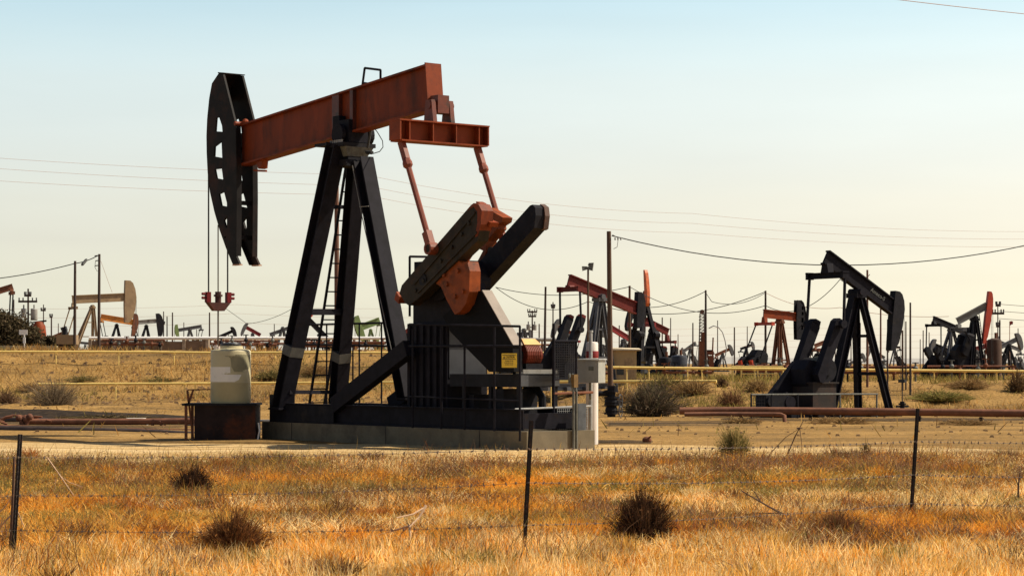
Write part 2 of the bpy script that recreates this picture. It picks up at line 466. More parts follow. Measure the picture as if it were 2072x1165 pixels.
# faint far hills, their haze put into a pale grey colour
hv, hf = [], []
for i, x in enumerate(np.linspace(-4000, 4000, 260)):
    h = 6 + 46 * float(fbm(x * 0.0011, 0.3, 41, 4)) ** 1.6 * (0.55 + 0.45 * math.tanh((x + 200) / 900))
    hv += [(x, 5600, -3), (x, 6000, h), (x, 6700, -3)]
    if i: k = 3 * i; hf += [(k - 3, k, k + 1, k - 2), (k - 2, k + 1, k + 2, k - 1)]
hm = MB(); hm.add(hv, hf)
tag(hm.build("hills", mat("hazy_hill_grey", (0.30, 0.285, 0.26), 1.0, var=0.06, scale=0.002), smooth=True), kind="structure")

# ---------------------------------------------------------------- dry grass on the verge
def pal(*c): return np.array(c, float)
STRAW, ORNG, PALE, BRWN, PURP, OLIV, RED_ = pal(.72, .43, .105), pal(.70, .30, .038), pal(.88, .67, .32), pal(.15, .075, .032), pal(.27, .165, .10), pal(.27, .21, .06), pal(.42, .15, .04)

def verge_cols(x, y):
    n = len(x)
    a = fbm(x * 0.20, y * 0.30, 51, 4); b = fbm(x * 0.42, y * 0.42, 52, 3); c = fbm(x * 0.8, y * 0.75, 53, 3); d = fbm(x * .16, y * .28, 54, 3)
    u, v, w = rng.random(n), rng.random(n), rng.random(n)
    def mix(C, D, p):
        return np.where((rng.random(n) < np.clip(p, 0, 1))[:, None], D, C)
    C = np.where((u < 0.54)[:, None], STRAW, ORNG)
    C = mix(C, ORNG, sstep(.46, .58, a) * .8)
    C = mix(C, PALE, sstep(.50, .60, b) * .65)
    C = mix(C, PALE, sstep(1, 5, x) * (1 - sstep(35, 38, y)) * sstep(.42, .52, d) * .62)      # bleached drift beside the right post
    C = mix(C, ORNG * 1.08, np.exp(-((y - 38.4) / 1.5) ** 2) * (0.25 + 0.75 * sstep(-8, -3, x) * (1 - sstep(3, 7, x))) * np.clip(3.4 * (a - .15), 0, 1))
    far = sstep(39.2, 41.4, y + 2.5 * (a - .5)) * (1 - 0.6 * sstep(.52, .6, b))
    C = mix(C, np.where((u < 0.5)[:, None], PURP, np.where((u < 0.75)[:, None], RED_, BRWN)), far * .82)
    C = mix(C, np.where((v < 0.5)[:, None], BRWN, np.where((v < .8)[:, None], PURP, RED_)), sstep(.55, .64, c) * .75)
    C = mix(C, OLIV, sstep(.58, .68, 1 - a) * .5)
    front = 1 - sstep(24.4, 26.2, y + 2.2 * (b - .5))
    C = mix(C, np.where((w < .46)[:, None], PALE, np.where((w < .82)[:, None], STRAW * 1.12, ORNG * 1.1)), front * .88)
    tuft = fbm(x * 2.6, y * 2.2, 57, 2)[:, None]
    big = .92 + .48 * fbm(x * .55, y * .5, 58, 3)[:, None]
    return C * (0.72 + 0.5 * rng.random((n, 1))) * np.where(tuft < .40, .66, 1.05) * big

def mound(x, y):
    """low hummocks of matted growth"""
    return 0.10 * np.clip(fbm(x * 0.8, y * 0.7, 61, 3) - 0.36, 0, 1) * 2 + 0.06 * fbm(x * 3.0, y * 2.6, 62, 2)
def scatter(N, pw=1.0):
    y = 19.5 + (48.2 - 19.5) * rng.random(N) ** pw
    x = (rng.random(N) - 0.5) * 2 * (0.245 * y + 3.2)
    e = 43.9 + 2.3 * sstep(-2, 7, x) + 2.0 * (fbm(x * 0.45, y * 0, 63) - 0.5) + 1.2 * (fbm(x * 2.0, y * 0.5, 64, 2) - .5)
    k = (y < e) | (rng.random(N) < 0.10 * (1 - sstep(46, 48.2, y)))
    return x[k], y[k]
VS, TS, CS, nv_ = [], [], [], 0
def put(V, T, C):
    global nv_
    VS.append(V); TS.append(T + nv_); CS.append(C); nv_ += len(V)
# upright stems, tangled in every direction
x, y = scatter(350000); n = len(x)
fr_ = 1 - sstep(24.2, 26.5, y + 2.0 * (fbm(x * .5, y * .5, 77, 2) - .5))
thin = rng.random(n) < np.clip(.35 + 2.0 * (fbm(x * 1.3, y * 1.2, 78, 3) - .3), .25, 1); x, y, fr_ = x[thin], y[thin], fr_[thin]; n = len(x)
hgt = (0.07 + 0.15 * rng.random(n)) * (0.5 + 1.1 * fbm(x * 2.2, y * 2.0, 66, 2)) * (1 + .10 * fr_) * (1 - .3 * sstep(41, 46, y))
base = np.stack([x, y, hz(x, y) + mound(x, y) * .85 - 0.03], 1)
sl = (.75 - .42 * fr_)
lean = np.stack([rng.normal(.08, 1, n) * sl, rng.normal(0, 1, n) * sl, np.ones(n)], 1)
tip = base + lean * hgt[:, None]
put(*ribbons(base, tip, rng.normal(0, .02, (n, 3)), 0.005 + 0.007 * rng.random(n), verge_cols(x, y)))
# matted straw
x, y = scatter(175000); n = len(x)
b2 = np.stack([x, y, hz(x, y) + mound(x, y) * (.5 + .5 * rng.random(n))], 1); an = rng.random(n) * 6.283; ln = 0.05 + 0.14 * rng.random(n)
t2 = b2 + np.stack([np.cos(an) * ln, np.sin(an) * ln, (rng.random(n) - .25) * .08], 1)
put(*ribbons(b2, t2, np.zeros((n, 3)), 0.007 + 0.010 * rng.random(n), verge_cols(x, y) * 0.88))
# seed heads and husks
x, y = scatter(225000); n = len(x)
q = np.stack([x, y, hz(x, y) + mound(x, y) + .02 + .13 * rng.random(n) * (.5 + fbm(x * 2.2, y * 2.0, 66, 2))], 1)
dv = rng.normal(0, 1, (n, 3)); dv /= np.linalg.norm(dv, axis=1, keepdims=True); dv *= (.014 + .024 * rng.random((n, 1))) * (.35 + .65 * sstep(22, 40, y))[:, None]
c_ = verge_cols(x, y); br_ = rng.random(n)
c_ = np.where((br_ < .05)[:, None], PALE, np.where((br_ > .90)[:, None], BRWN, c_))
put(*ribbons(q, q + dv, np.zeros((n, 3)), (0.006 + 0.010 * rng.random(n)) * (.45 + .55 * sstep(22, 40, y)), c_))
# hummocky clumps
x, y = scatter(620); nc = len(x); per = 190
kc = np.array([STRAW, PALE, ORNG, PURP, BRWN, RED_, OLIV, STRAW])[rng.integers(0, 8, nc)]
rc = .12 + .28 * rng.random(nc) ** 1.5; hc = .10 + .16 * rng.random(nc) ** 1.3
cx_ = np.repeat(x, per) + rng.normal(0, 1, nc * per) * np.repeat(rc, per) * .45; cy_ = np.repeat(y, per) + rng.normal(0, 1, nc * per) * np.repeat(rc, per) * .4
base = np.stack([cx_, cy_, hz(cx_, cy_) + mound(cx_, cy_) * .8], 1); n = len(base)
ou = np.stack([cx_ - np.repeat(x, per), cy_ - np.repeat(y, per)], 1) / np.repeat(rc, per)[:, None]
q_ = rng.random(n) ** .7
tip = base + np.stack([ou[:, 0] * .7 + rng.normal(0, .45, n), ou[:, 1] * .7 + rng.normal(0, .45, n), np.ones(n)], 1) * (np.repeat(hc, per) * q_ * np.clip(1.25 - .35 * np.hypot(ou[:, 0], ou[:, 1]), .3, 1.2))[:, None]
put(*ribbons(base, tip, rng.normal(0, .015, (n, 3)), .006 + .007 * rng.random(n), np.repeat(kc, per, axis=0) * (.6 + .7 * rng.random((n, 1)))))
# taller wiry weeds along the road edge and in drifts
x, y = scatter(60000); n = len(x)
dr = sstep(39.0, 41.6, y) + (fbm(x * .35, y * .4, 79, 3) > .58); k = rng.random(n) < dr * .8; x, y = x[k], y[k]; n = len(x)
base = np.stack([x, y, hz(x, y) + mound(x, y) * .6], 1); hh = .16 + .30 * rng.random(n) ** 1.5
tip = base + np.stack([rng.normal(.12, .35, n), rng.normal(0, .35, n), np.ones(n)], 1) * hh[:, None]
wc_ = np.array([PURP, BRWN, PURP * .8, OLIV, STRAW * .8, RED_ * .8])[rng.integers(0, 6, n)]
put(*ribbons(base, tip, rng.normal(0, .03, (n, 3)), .005 + .005 * rng.random(n), wc_))
tag(npmesh("dry_grass", np.concatenate(VS), np.concatenate(TS), BLADE, np.concatenate(CS)), "tangled golden and orange dry grass covering the roadside verge", "grass", kind="stuff")

# sparse growth on the graded yard and the banks
m_ = 110000
sy = 57 + 75 * rng.random(m_); sx = (rng.random(m_) - .5) * 2 * (0.24 * sy + 2)
w_ = sstep(1, 8, sx + 0.03 * (sy - 110))
cov = (1 - w_) * sstep(108, 112, sy) + w_ * sstep(84, 90, sy)
p_ = fbm(sx * 0.25, sy * 0.25, 71, 4)
kk = rng.random(m_) < cov * np.clip((p_ - 0.36) * 3.5, 0.02, 1) + 0.004
sx, sy, p_, w_ = sx[kk], sy[kk], p_[kk], w_[kk]; m_ = len(sx)
hh = (0.12 + 0.3 * rng.random(m_)) * (0.5 + p_)
b3 = np.stack([sx, sy, hz(sx, sy) - .02], 1)
t3 = b3 + np.stack([rng.normal(0, .5, m_), rng.normal(0, .5, m_), np.ones(m_)], 1) * hh[:, None]
u = rng.random(m_)
grn = fbm(sx * 0.12, sy * 0.15, 73, 3) + 0.10 * w_
C3 = np.where((grn > 0.54)[:, None], np.where((u < .6)[:, None], pal(.20, .155, .045), pal(.30, .235, .07)), np.where((u < .4)[:, None], pal(.42, .22, .06), np.where((u < .7)[:, None], pal(.22, .13, .06), pal(.5, .33, .12))))
V3, T3, C3 = ribbons(b3, t3, np.zeros((m_, 3)), 0.018 + 0.022 * rng.random(m_), C3 * (0.7 + 0.6 * rng.random((m_, 1))))
tag(npmesh("bank_grass", V3, T3, BLADE, C3), "sparse olive and brown growth on the dirt banks behind the pumps", "grass", kind="stuff")

# clods and stones of the graded bank
cl = MB()
for i in range(1900):
    y = rng.uniform(106, 126) if rng.random() < .6 else rng.uniform(60, 108)
    x = rng.uniform(-.245, .1) * y if y > 106 else rng.uniform(-.245, .245) * y
    s = rng.uniform(.02, .09) * (1.5 if y > 106 else .8)
    z = gz(x, y)
    p = [(x + rng.normal(0, s), y + rng.normal(0, s), z - s * .5 + abs(rng.normal(0, s))) for _ in range(4)] + [(x, y, z + s)]
    cl.add([(x - s * rng.uniform(.6, 1.5), y - s, z - .03), (x + s * rng.uniform(.6, 1.5), y - s, z - .03), (x + s, y + s, z - .03), (x - s, y + s, z - .03),
            (x - s * .5, y - s * .4, z + s * rng.uniform(.5, 1.1)), (x + s * .6, y - s * .3, z + s * rng.uniform(.4, 1.1)), (x + s * .3, y + s * .5, z + s * .8), (x - s * .5, y + s * .4, z + s * .7)],
           [(0, 3, 2, 1), (4, 5, 6, 7), (0, 1, 5, 4), (1, 2, 6, 5), (2, 3, 7, 6), (3, 0, 4, 7)])
tag(cl.build("clods", mat("earth_clod", (0.15, 0.085, 0.036), .95, var=.4, scale=1.5)), "loose earth clods and stones scattered over the graded dirt", "clods", kind="stuff")

# ---------------------------------------------------------------- bushes
def bush(name, label, px, py, wpx, hpx, Y, cols, n=2600, twig=0.55, group=None, cat="bush", spread=0.75, wid=0.012, dz=0.0, mate=None, flat=0.0):
    k = Y / F
    rx_, h_ = wpx * k / 2 * 1.25, hpx * k * 1.2
    x0 = (px - CX) / F * Y
    z0 = gz(x0, Y) - 0.03 + dz + (.05 if Y < 46 else 0)
    nt_ = int(n * twig); nl = n - nt_
    an = rng.random(nt_) * 6.283; ph = rng.random(nt_) ** 0.8
    r_ = 0.35 + 0.65 * rng.random(nt_) ** .5
    lump = (0.48 + 0.95 * fbm(np.cos(an) * 1.9 + 5, np.sin(an) * 1.9 + ph * 2.8, int(px), 3)) * np.where(rng.random(nt_) < .06, 1.28, 1.0)
    hor = np.sin(ph * math.pi / 2 * (0.92 + flat)) * spread / .75
    tips = np.stack([np.cos(an) * rx_ * hor * r_ * lump, np.sin(an) * rx_ * .8 * hor * r_ * lump, h_ * r_ * lump * np.maximum(.06, np.cos(ph * 1.5)) ** .75], 1)
    bs = np.stack([rng.normal(0, rx_ * .12, nt_), rng.normal(0, rx_ * .12, nt_), np.zeros(nt_)], 1)
    st = bs + (tips - bs) * (rng.random((nt_, 1)) * .55)
    bd = np.stack([np.zeros(nt_), np.zeros(nt_), np.full(nt_, h_ * .04)], 1) + rng.normal(0, h_ * .03, (nt_, 3))
    o0 = np.array([x0, Y, z0])
    ci = rng.integers(0, len(cols), nt_)
    Va, Ta, Ca = ribbons(st + o0, tips + o0, bd, wid * (0.5 + rng.random(nt_)), np.array(cols)[ci] * (0.65 + .7 * rng.random((nt_, 1))))
    j = rng.integers(0, nt_, nl)
    q = bs[j] + (tips[j] - bs[j]) * (0.35 + .7 * rng.random((nl, 1))) + rng.normal(0, h_ * .035, (nl, 3))
    q[:, 2] = np.maximum(q[:, 2], 0.01)
    dv = rng.normal(0, 1, (nl, 3)); dv /= np.linalg.norm(dv, axis=1, keepdims=True); dv *= (h_ * .05 + wid * 2) * (0.5 + rng.random((nl, 1)))
    ci = rng.integers(0, len(cols), nl)
    Vb, Tb, Cb = ribbons(q + o0, q + dv + o0, np.zeros((nl, 3)), wid * 1.6 * (0.5 + rng.random(nl)), np.array(cols)[ci] * (0.6 + .8 * rng.random((nl, 1))))
    o = npmesh(name, np.concatenate([Va, Vb]), np.concatenate([Ta, Tb + len(Va)]), LEAF, np.concatenate([Ca, Cb]))
    return tag(o, label, cat, group)

TUMB = [(.060, .032, .020), (.095, .05, .026), (.035, .02, .014), (.15, .075, .035)]
GREYB = [(.13, .095, .065), (.10, .075, .05), (.18, .13, .085), (.09, .08, .045)]
GRNB = [(.17, .145, .05), (.22, .175, .065), (.12, .10, .04), (.28, .20, .08)]
SOFT = [(.30, .18, .075), (.24, .14, .06), (.36, .23, .10), (.20, .135, .06)]
VB = "dead and living brush of the oilfield"
bush("tumbleweed", "round dark brown tumbleweed in the grass, to the right of the middle fence post", 1300, 1104, 128, 100, 26.4, TUMB, 7000, .7, VB, "tumbleweed", wid=.006)
bush("tumbleweed", "low blackish flattened tumbleweed lying above the grass in front of the water tank", 388, 1002, 100, 52, 36.5, TUMB[:3], 4000, .7, VB, "tumbleweed", wid=.007, flat=.15)
bush("tumbleweed", "rusty brown sprawling tumbleweed at the bottom edge, below the water tank", 470, 1136, 150, 84, 24.6, [(.14, .06, .025), (.2, .09, .035), (.09, .045, .025), (.30, .13, .04)], 6500, .7, VB, "tumbleweed", wid=.006)
bush("weed_bush", "greyish green weed bush standing at the near edge of the dirt road", 1487, 934, 76, 62, 45.6, [tuple(v * 1.4 for v in c) for c in GRNB], 2600, .55, VB, wid=.010)
bush("brush", "wide grey brown brush beside the wheeled valve and the rusty pipes", 1318, 852, 140, 62, 84, GREYB, 3800, .5, VB, wid=.022)
bush("brush", "hazy grey shrub in front of the lower yellow pipe, far left", 112, 806, 140, 54, 106, [(.20, .15, .10), (.26, .19, .12), (.15, .115, .07)], 1500, .7, VB, wid=.016)
bush("brush", "small brown shrub on the bank at the left edge of the photo", 14, 800, 60, 30, 108, [(.2, .12, .07), (.15, .09, .05)], 800, .6, VB, wid=.02)
bush("brush", "low reddish brown brush between the bush and the black pump", 1478, 794, 70, 34, 93, [(.2, .10, .05), (.15, .08, .045), (.26, .15, .07)], 1500, .5, VB, wid=.022)
bush("brush", "round dark brown bush past the end of the lower yellow pipe", 1461, 783, 28, 22, 100, [(.13, .08, .045), (.10, .06, .035)], 700, .5, VB, wid=.022)
bush("weed_bush", "green weeds between the water tank and the nearest pump leg", 548, 764, 90, 18, 118, GRNB, 1100, .5, VB, wid=.025)
bush("weed_bush", "bright green low weeds on the bank right of the black pump", 1905, 812, 150, 22, 95, [(.20, .185, .05), (.26, .22, .07), (.15, .13, .045), (.30, .21, .08)], 2200, .5, VB, wid=.024)
bush("weed_bush", "olive weeds behind the lower yellow pipe beside the brown pole", 1345, 800, 110, 30, 99, GRNB, 1700, .5, VB, wid=.022)
bush("weed_bush", "small green shrub on the bank between the two yellow pipes", 165, 742, 80, 11, 118, GRNB, 600, .5, VB, wid=.022)
bush("weed_bush", "small pale green shrub under the upper yellow pipe, left of the tank", 322, 740, 90, 12, 118, GRNB, 600, .5, VB, wid=.022)
bush("brush", "dark brown brush at the right edge beyond the rusty pipe", 2058, 800, 60, 40, 98, [(.12, .07, .035), (.16, .1, .05)], 1000, .5, VB, wid=.022)
bush("weed_bush", "spindly purple weeds at the road edge under the leaning stalk", 1690, 936, 60, 26, 46.0, [(.2, .11, .08), (.26, .14, .08)], 700, .8, VB, wid=.008)
bush("weed_bush", "dark seed heads sticking out at the road edge left of the right post", 1752, 930, 34, 34, 46.2, [(.10, .08, .04), (.14, .1, .05)], 500, .8, VB, wid=.008)
bush("weed_bush", "brown weed tuft in the orange grass left of the right fence post", 1690, 1082, 130, 50, 28.0, [(.22, .10, .045), (.3, .14, .05), (.16, .08, .04)], 2300, .75, VB, wid=.006)
bush("weed_bush", "grey brown weed tuft at mid height of the verge below the tank", 262, 1066, 90, 36, 29.6, [(.22, .13, .07), (.3, .18, .09), (.16, .1, .06)], 1500, .75, VB, wid=.006)

for px, py, w_, h_, Y, lb in ((1258, 806, 70, 26, 97, "soft tan brush between the brown pole and the wide grey brush"), (1402, 806, 90, 30, 97, "soft tan brush under the end of the lower yellow pipe"),
        (1440, 828, 80, 20, 88, "low tan brush above the rusty pipes' left end"), (1530, 796, 70, 26, 98, "tan brush behind the mesh corner of the black pump's railing"), (1000, 806, 60, 20, 104, "tan brush seen under the big pump's motor deck"),
        (1960, 792, 110, 22, 99, "tan brush under the long yellow pipe, right of the green weeds"), (1690, 800, 90, 26, 96, "olive tan brush between the black pump's legs"), (640, 770, 90, 26, 119, "tan brush on the bank seen between the big pump's front legs"),
        (60, 760, 60, 18, 116, "faint tan brush on the bank near the left edge"), (700, 850, 90, 22, 82, "low tan brush behind the big pump's skid"), (1500, 846, 90, 14, 74, "low dead brush under the rusty pipes"), (1700, 850, 120, 14, 73.5, "low dead brush under the thick rusty pipe by the black pump"), (1950, 852, 140, 12, 73, "low dead brush under the thick rusty pipe at the right edge")):
    bush("brush", lb, px, py, w_, h_, Y, SOFT, int(14 * w_), .6, VB, wid=.02)
def branch(name, label, paths, Y, r, m, group="broken dry branches in the verge grass"):
    b = MB()
    for pts, rr in paths:
        q = [W(px, py, Y + dy) for px, py, dy in pts]
        b.tube(q, [r * rr * (1 - .6 * i / (len(q) - 1)) for i in range(len(q))], 5)
    return tag(b.build(name, m), label, "branch", group)
branch("dry_branch", "pale forked dead branch lying in the grass left of the middle fence post",
       [([(862, 1022, 0), (848, 1046, -.1), (828, 1066, -.3)], 1.5), ([(860, 1026, 0), (835, 1040, -.2), (802, 1047, -.4)], 1.2), ([(832, 1062, 0), (790, 1075, .2), (742, 1088, .3)], 1), ([(828, 1062, 0), (831, 1085, -.3), (826, 1112, -.6)], 1.2), ([(836, 1056, 0), (812, 1078, .2), (806, 1092, 0)], .8)], 26.6, .013, TWIG)
branch("dry_branch", "dark forked dead branch lying right of the round tumbleweed",
       [([(1591, 1043, 0), (1555, 1024, .2), (1500, 992, .5)], 1.4), ([(1578, 1038, 0), (1545, 1038, .1), (1502, 1040, .3)], 1), ([(1540, 1016, 0), (1528, 996, .1), (1522, 990, .1)], .7)], 30.4, .013, DKTWIG)
branch("dry_branch", "long bare stick slanting out of the grass beside the left fence post",
       [([(95, 925, 0), (118, 957, 0), (152, 1006, -.1)], 1.3), ([(118, 960, 0), (140, 975, .2), (168, 985, .4)], .7), ([(111, 958, 0), (112, 975, 0), (111, 992, 0)], .6), ([(158, 1022, 0), (157, 1050, 0), (154, 1080, 0)], .7)], 33.5, .011, TWIG)
branch("dry_branch", "bleached crossing sticks at the foot of the left fence post",
       [([(0, 1066, 0), (22, 1042, 0), (40, 1020, 0)], 1.5), ([(-6, 1040, 0), (10, 1025, 0), (25, 1003, 0)], 1), ([(30, 1020, 0), (55, 1080, 0), (88, 1122, 0)], .8), ([(2, 1120, 0), (14, 1090, 0), (24, 1060, 0)], .8)], 27.5, .010, TWIG)
branch("leaning_stalk", "thin dark leaning weed stalks above the road edge between bush and right post",
       [([(1592, 922, 0), (1610, 880, 0), (1626, 850, 0)], 1.3), ([(1560, 915, 0), (1590, 884, 0), (1618, 866, 0)], .8), ([(1618, 866, 0), (1622, 895, 0), (1620, 922, 0)], .7), ([(1612, 866, 0), (1620, 866, 0), (1624, 865, 0)], 1.4)], 45.8, .013, DKTWIG)
branch("dry_branch", "short pale twig upright in the grass just left of the middle post's foot",
       [([(1028, 1110, 0), (1036, 1080, 0), (1041, 1062, 0)], 1)], 26.2, .008, TWIG)
branch("dry_branch", "upright dark weed stem at the right edge of the verge",
       [([(2060, 1010, 0), (2061, 980, 0), (2064, 955, 0)], 2.0), ([(2061, 985, 0), (2056, 970, 0), (2055, 964, 0)], .8)], 34, .010, DKTWIG)
rk = MB(); c_ = GX(1309, 56)
rk.ball((c_.x, c_.y, c_.z + .07), .12, 6, (1, .8, .8)); rk.bar((c_.x, c_.y - .05, c_.z + .1), (c_.x + .1, c_.y - .08, c_.z + .17), .04, .04)
tag(rk.build("rusty_lump", RUSTM), "small rusty lump lying alone on the dirt right of the white marker post", "scrap")

# ---------------------------------------------------------------- barbed wire fence
fence = empty("barbed_wire_fence", (0.1, 25.7, 0))
tag(fence, "sagging barbed wire fence on thin rusty steel posts crossing the grass", "fence")
def fl(p):                                            # world point into the fence's own space
    return Vector(p) - Vector((0.1, 25.7, 0))
FP = [((41, 878), (26, 1135), 24.9), ((1075, 850), (1060, 1118), 25.7), ((1857, 826), (1843, 1050), 30.6)]
def tpost(top, bot, Y, name="fence_post", w=1.0, below=.15):
    a, b_ = fl(W(*bot, Y)), fl(W(*top, Y)); a = a + (a - b_).normalized() * below
    m = MB()
    m.bar(a, b_, .052 * w, .012 * w, (1, 0, 0)); m.bar(a + Vector((0, -.022, 0)), b_ + Vector((0, -.022, 0)), .012 * w, .042 * w, (1, 0, 0))
    L_ = (b_ - a).length
    for i in range(int(L_ / .055)):
        q = a + (b_ - a) * ((i + .5) * .055 / L_)
        m.box(q.x - .012, q.x + .012, q.y - .052, q.y - .041, q.z - .01, q.z + .014)
    return m.build(name, POST, fence)
for t_, b_, Y in FP:
    tpost(t_, b_, Y)
st_ = MB(); a, b_ = fl(W(20, 1122, 25.1)), fl(W(29, 923, 25.1))
st_.tube([a - Vector((0, 0, .1)), (a + b_) / 2 + Vector((.006, 0, 0)), b_], [.022, .018, .014], 6); st_.build("wooden_stake", DKTWIG, fence)

def barbed(rows, r=.0024):
    pts = []
    for i in range(len(rows) - 1):
        (x0, y0, Y0, sag), (x1, y1_, Y1, _) = rows[i], rows[i + 1]
        a, b_ = W(x0, y0, Y0), W(x1, y1_, Y1)
        N = 26
        for k in range(N + (i == len(rows) - 2)):
            t = k / N; p = a + (b_ - a) * t; p.z -= sag * 4 * t * (1 - t); pts.append(p)
    m = MB(); m.tube([fl(p) for p in pts], r, 4)
    d = 0
    for i in range(len(pts) - 1):
        seg = (pts[i + 1] - pts[i]).length
        while d < seg:
            q = fl(pts[i] + (pts[i + 1] - pts[i]) * (d / seg))
            for _ in range(2):
                v = Vector((rng.normal(0, .4), rng.normal(0, .4), rng.normal(0, 1))).normalized() * .022
                m.bar(q - v, q + v, .007, .007, (1, 0, 0))
            m.ball((q.x, q.y, q.z), .012, 3)
            d += rng.uniform(.11, .15)
        d -= seg
    return m.build("barbed_wire", BARB, fence)
def row(y0, y1_, y2_, s):
    m_ = [(-250, y0 - 6, 24.4, s), (37 - .06 * (y0 - 920), y0, 24.85, s), (1071 - .05 * (y1_ - 900), y1_, 25.65, s), (1853 - .06 * (y2_ - 890), y2_, 30.55, s), (2400, y2_ - 4, 34.5, 0)]
    return m_
barbed(row(925, 908, 893, .035)); barbed(row(1002, 976, 960, .05)); barbed(row(1072, 1062, 1018, .05))

# ---------------------------------------------------------------- frame for tracing an object in its own upright plane
class Fr:
    def __init__(s, x, y, z, deg):
        a = R(deg); s.o = Vector((x, y, z)); s.a = a
        s.d = Vector((math.cos(a), math.sin(a), 0)); s.n = Vector((-math.sin(a), math.cos(a), 0))
    def T(s, px, py, v=0.0):
        rx_, rz = (px - CX) / F, -(py - HY) / F
        t = (v + s.n.dot(s.o)) / (s.n.x * rx_ + s.n.y)
        p = Vector((rx_ * t, t, CH + rz * t))
        return Vector(((p - s.o).dot(s.d), v, p.z - s.o.z))
    def P(s, poly, v):
        return [(q.x, q.z) for q in (s.T(px, py, v) for px, py in poly)]
    def Z(s, py, u, v):
        """height of image row py at local (u, v)"""
        y = s.o.y + s.d.y * u + s.n.y * v
        return CH - (py - HY) / F * y - s.o.z
    def U(s, px, v):
        return s.T(px, 700, v).x

# ---------------------------------------------------------------- the big pump
MF = Fr(-4.14, 57.5, 0.2, -52)
T_ = MF.T
FT = 0.46                                             # top of the foundation above the base origin
f0 = MB(); ua, ub = MF.U(530, -1.0), MF.U(1066, -1.0)
cfo = empty("concrete_foundation", MF.o, MF.a)
tag(cfo, "long stained concrete foundation slab carrying the big orange pump", "foundation")
f0.box(ua, ub, -1.0, 1.0, -.5, FT); f0.build("slab", CONCRETE, cfo)
f1 = MB()
for k in range(3):
    u_ = MF.U(590 + 190 * k, -1.0); f1.box(u_, u_ + .02, -1.012, -1.0, -.3, FT - .01)
f1.build("form_joint", mat("dark_joint", (.05, .04, .03), .9), cfo)

pu = empty("pumpjack", MF.o, MF.a)
tag(pu, "huge near pumpjack with orange walking beam and black horsehead on a concrete slab", "pumpjack", "pumpjacks working across the oilfield")

# skid
sk = MB(); z0, z1 = FT, FT + .50
us, ue = MF.U(556, -.9), ub - .35
for v in (-.82, .82):
    sk.ibeam((us, v, (z0 + z1) / 2), (ue, v, (z0 + z1) / 2), .26, .5, (0, 1, 0), .03, .03)
for u_ in np.linspace(us + .1, ue - .1, 9):
    sk.bar((u_, -.80, z0 + .22), (u_, .80, z0 + .22), .2, .36, (1, 0, 0))
sk.build("skid", BLACK, pu)
bk = MB(); bk.box(us - .18, us - .003, -.95, -.6, FT, FT + .72); bk.box(us + .003, us + 2.9, -.96, -.952, FT + .02, FT + .46); bk.build("end_bracket", BLACK2, pu)

# samson post legs
def leg(pxt, pyt, vt, pxb, pyb, vb_, w=.36, h=.34, band=None, side=None):
    a, b_ = T_(pxt, pyt, vt), T_(pxb, pyb, vb_)
    m = MB(); m.ibeam(b_, a, w, h, side or (0, 1, 0), .035, .03)
    m.box(b_.x - .26, b_.x + .26, b_.y - .24, b_.y + .24, b_.z - .03, b_.z + .02)
    o = m.build("post_leg", BLACK, pu)
    if band:
        q = a + (b_ - a) * ((band - pyt) / (pyb - pyt)); t = (b_ - a).normalized()
        m2 = MB(); m2.bar(q - t * .13, q + t * .13, w + .012, h + .012, side or (0, 1, 0)); m2.build("reflective_band", mat("dusty_band", (.075, .07, .06), .7, var=.3, scale=5), o)
    return a, b_
L1 = leg(681, 292, -.42, 569, 826, -.95, .40, .40, 708)
L2 = leg(722, 325, .30, 683, 818, .95, .36, .38, 719)
L3 = leg(735, 322, 0, 824, 806, 0, .40, .36)
br = MB()
br.bar(T_(612, 631, -.72), T_(697, 631, .68), .16, .2, (0, 0, 1)); br.bar(T_(655, 419, -.52), T_(700, 419, .52), .1, .12, (0, 0, 1))
br.bar(T_(582, 793, -.92), T_(680, 793, .92), .1, .16, (0, 0, 1))
br.build("cross_brace", BLACK, pu)
st = MB()
for v in (-.88, .88):
    q1 = T_(679, 820, -.88); q2 = T_(828, 704, -.88)
    st.bar((q1.x, v, q1.z), (q2.x, v, q2.z), .26, .40)
st.build("base_strut", BLACK, pu)
cbl = MB(); cbl.tube([T_(713, 335, -.26), T_(733, 440, -.26), T_(793, 712, -.30)], .012, 5); cbl.build("guy_cable", mat("bright_cable", (.16, .15, .14), .5), pu)
tm = MB(); a = T_(737, 418, -.24); tm.bar(a + Vector((-.2, 0, 0)), a + Vector((.2, 0, 0)), .02, .02); tm.build("leg_tie", LTGREY, pu)

# ladder against the far leg
ld = MB(); ra, rb = T_(701, 330, .22), T_(622, 842, .42)
off = Vector((.10, .42, 0))
for k in (0, 1):
    ld.bar(ra + off * k, rb + off * k, .05, .06)
N = int((ra.z - rb.z) / .36)
for i in range(1, N):
    q = ra + (rb - ra) * (i / N); ld.tube([q, q + off], .02, 5)
ld.build("ladder", BLACK, pu)

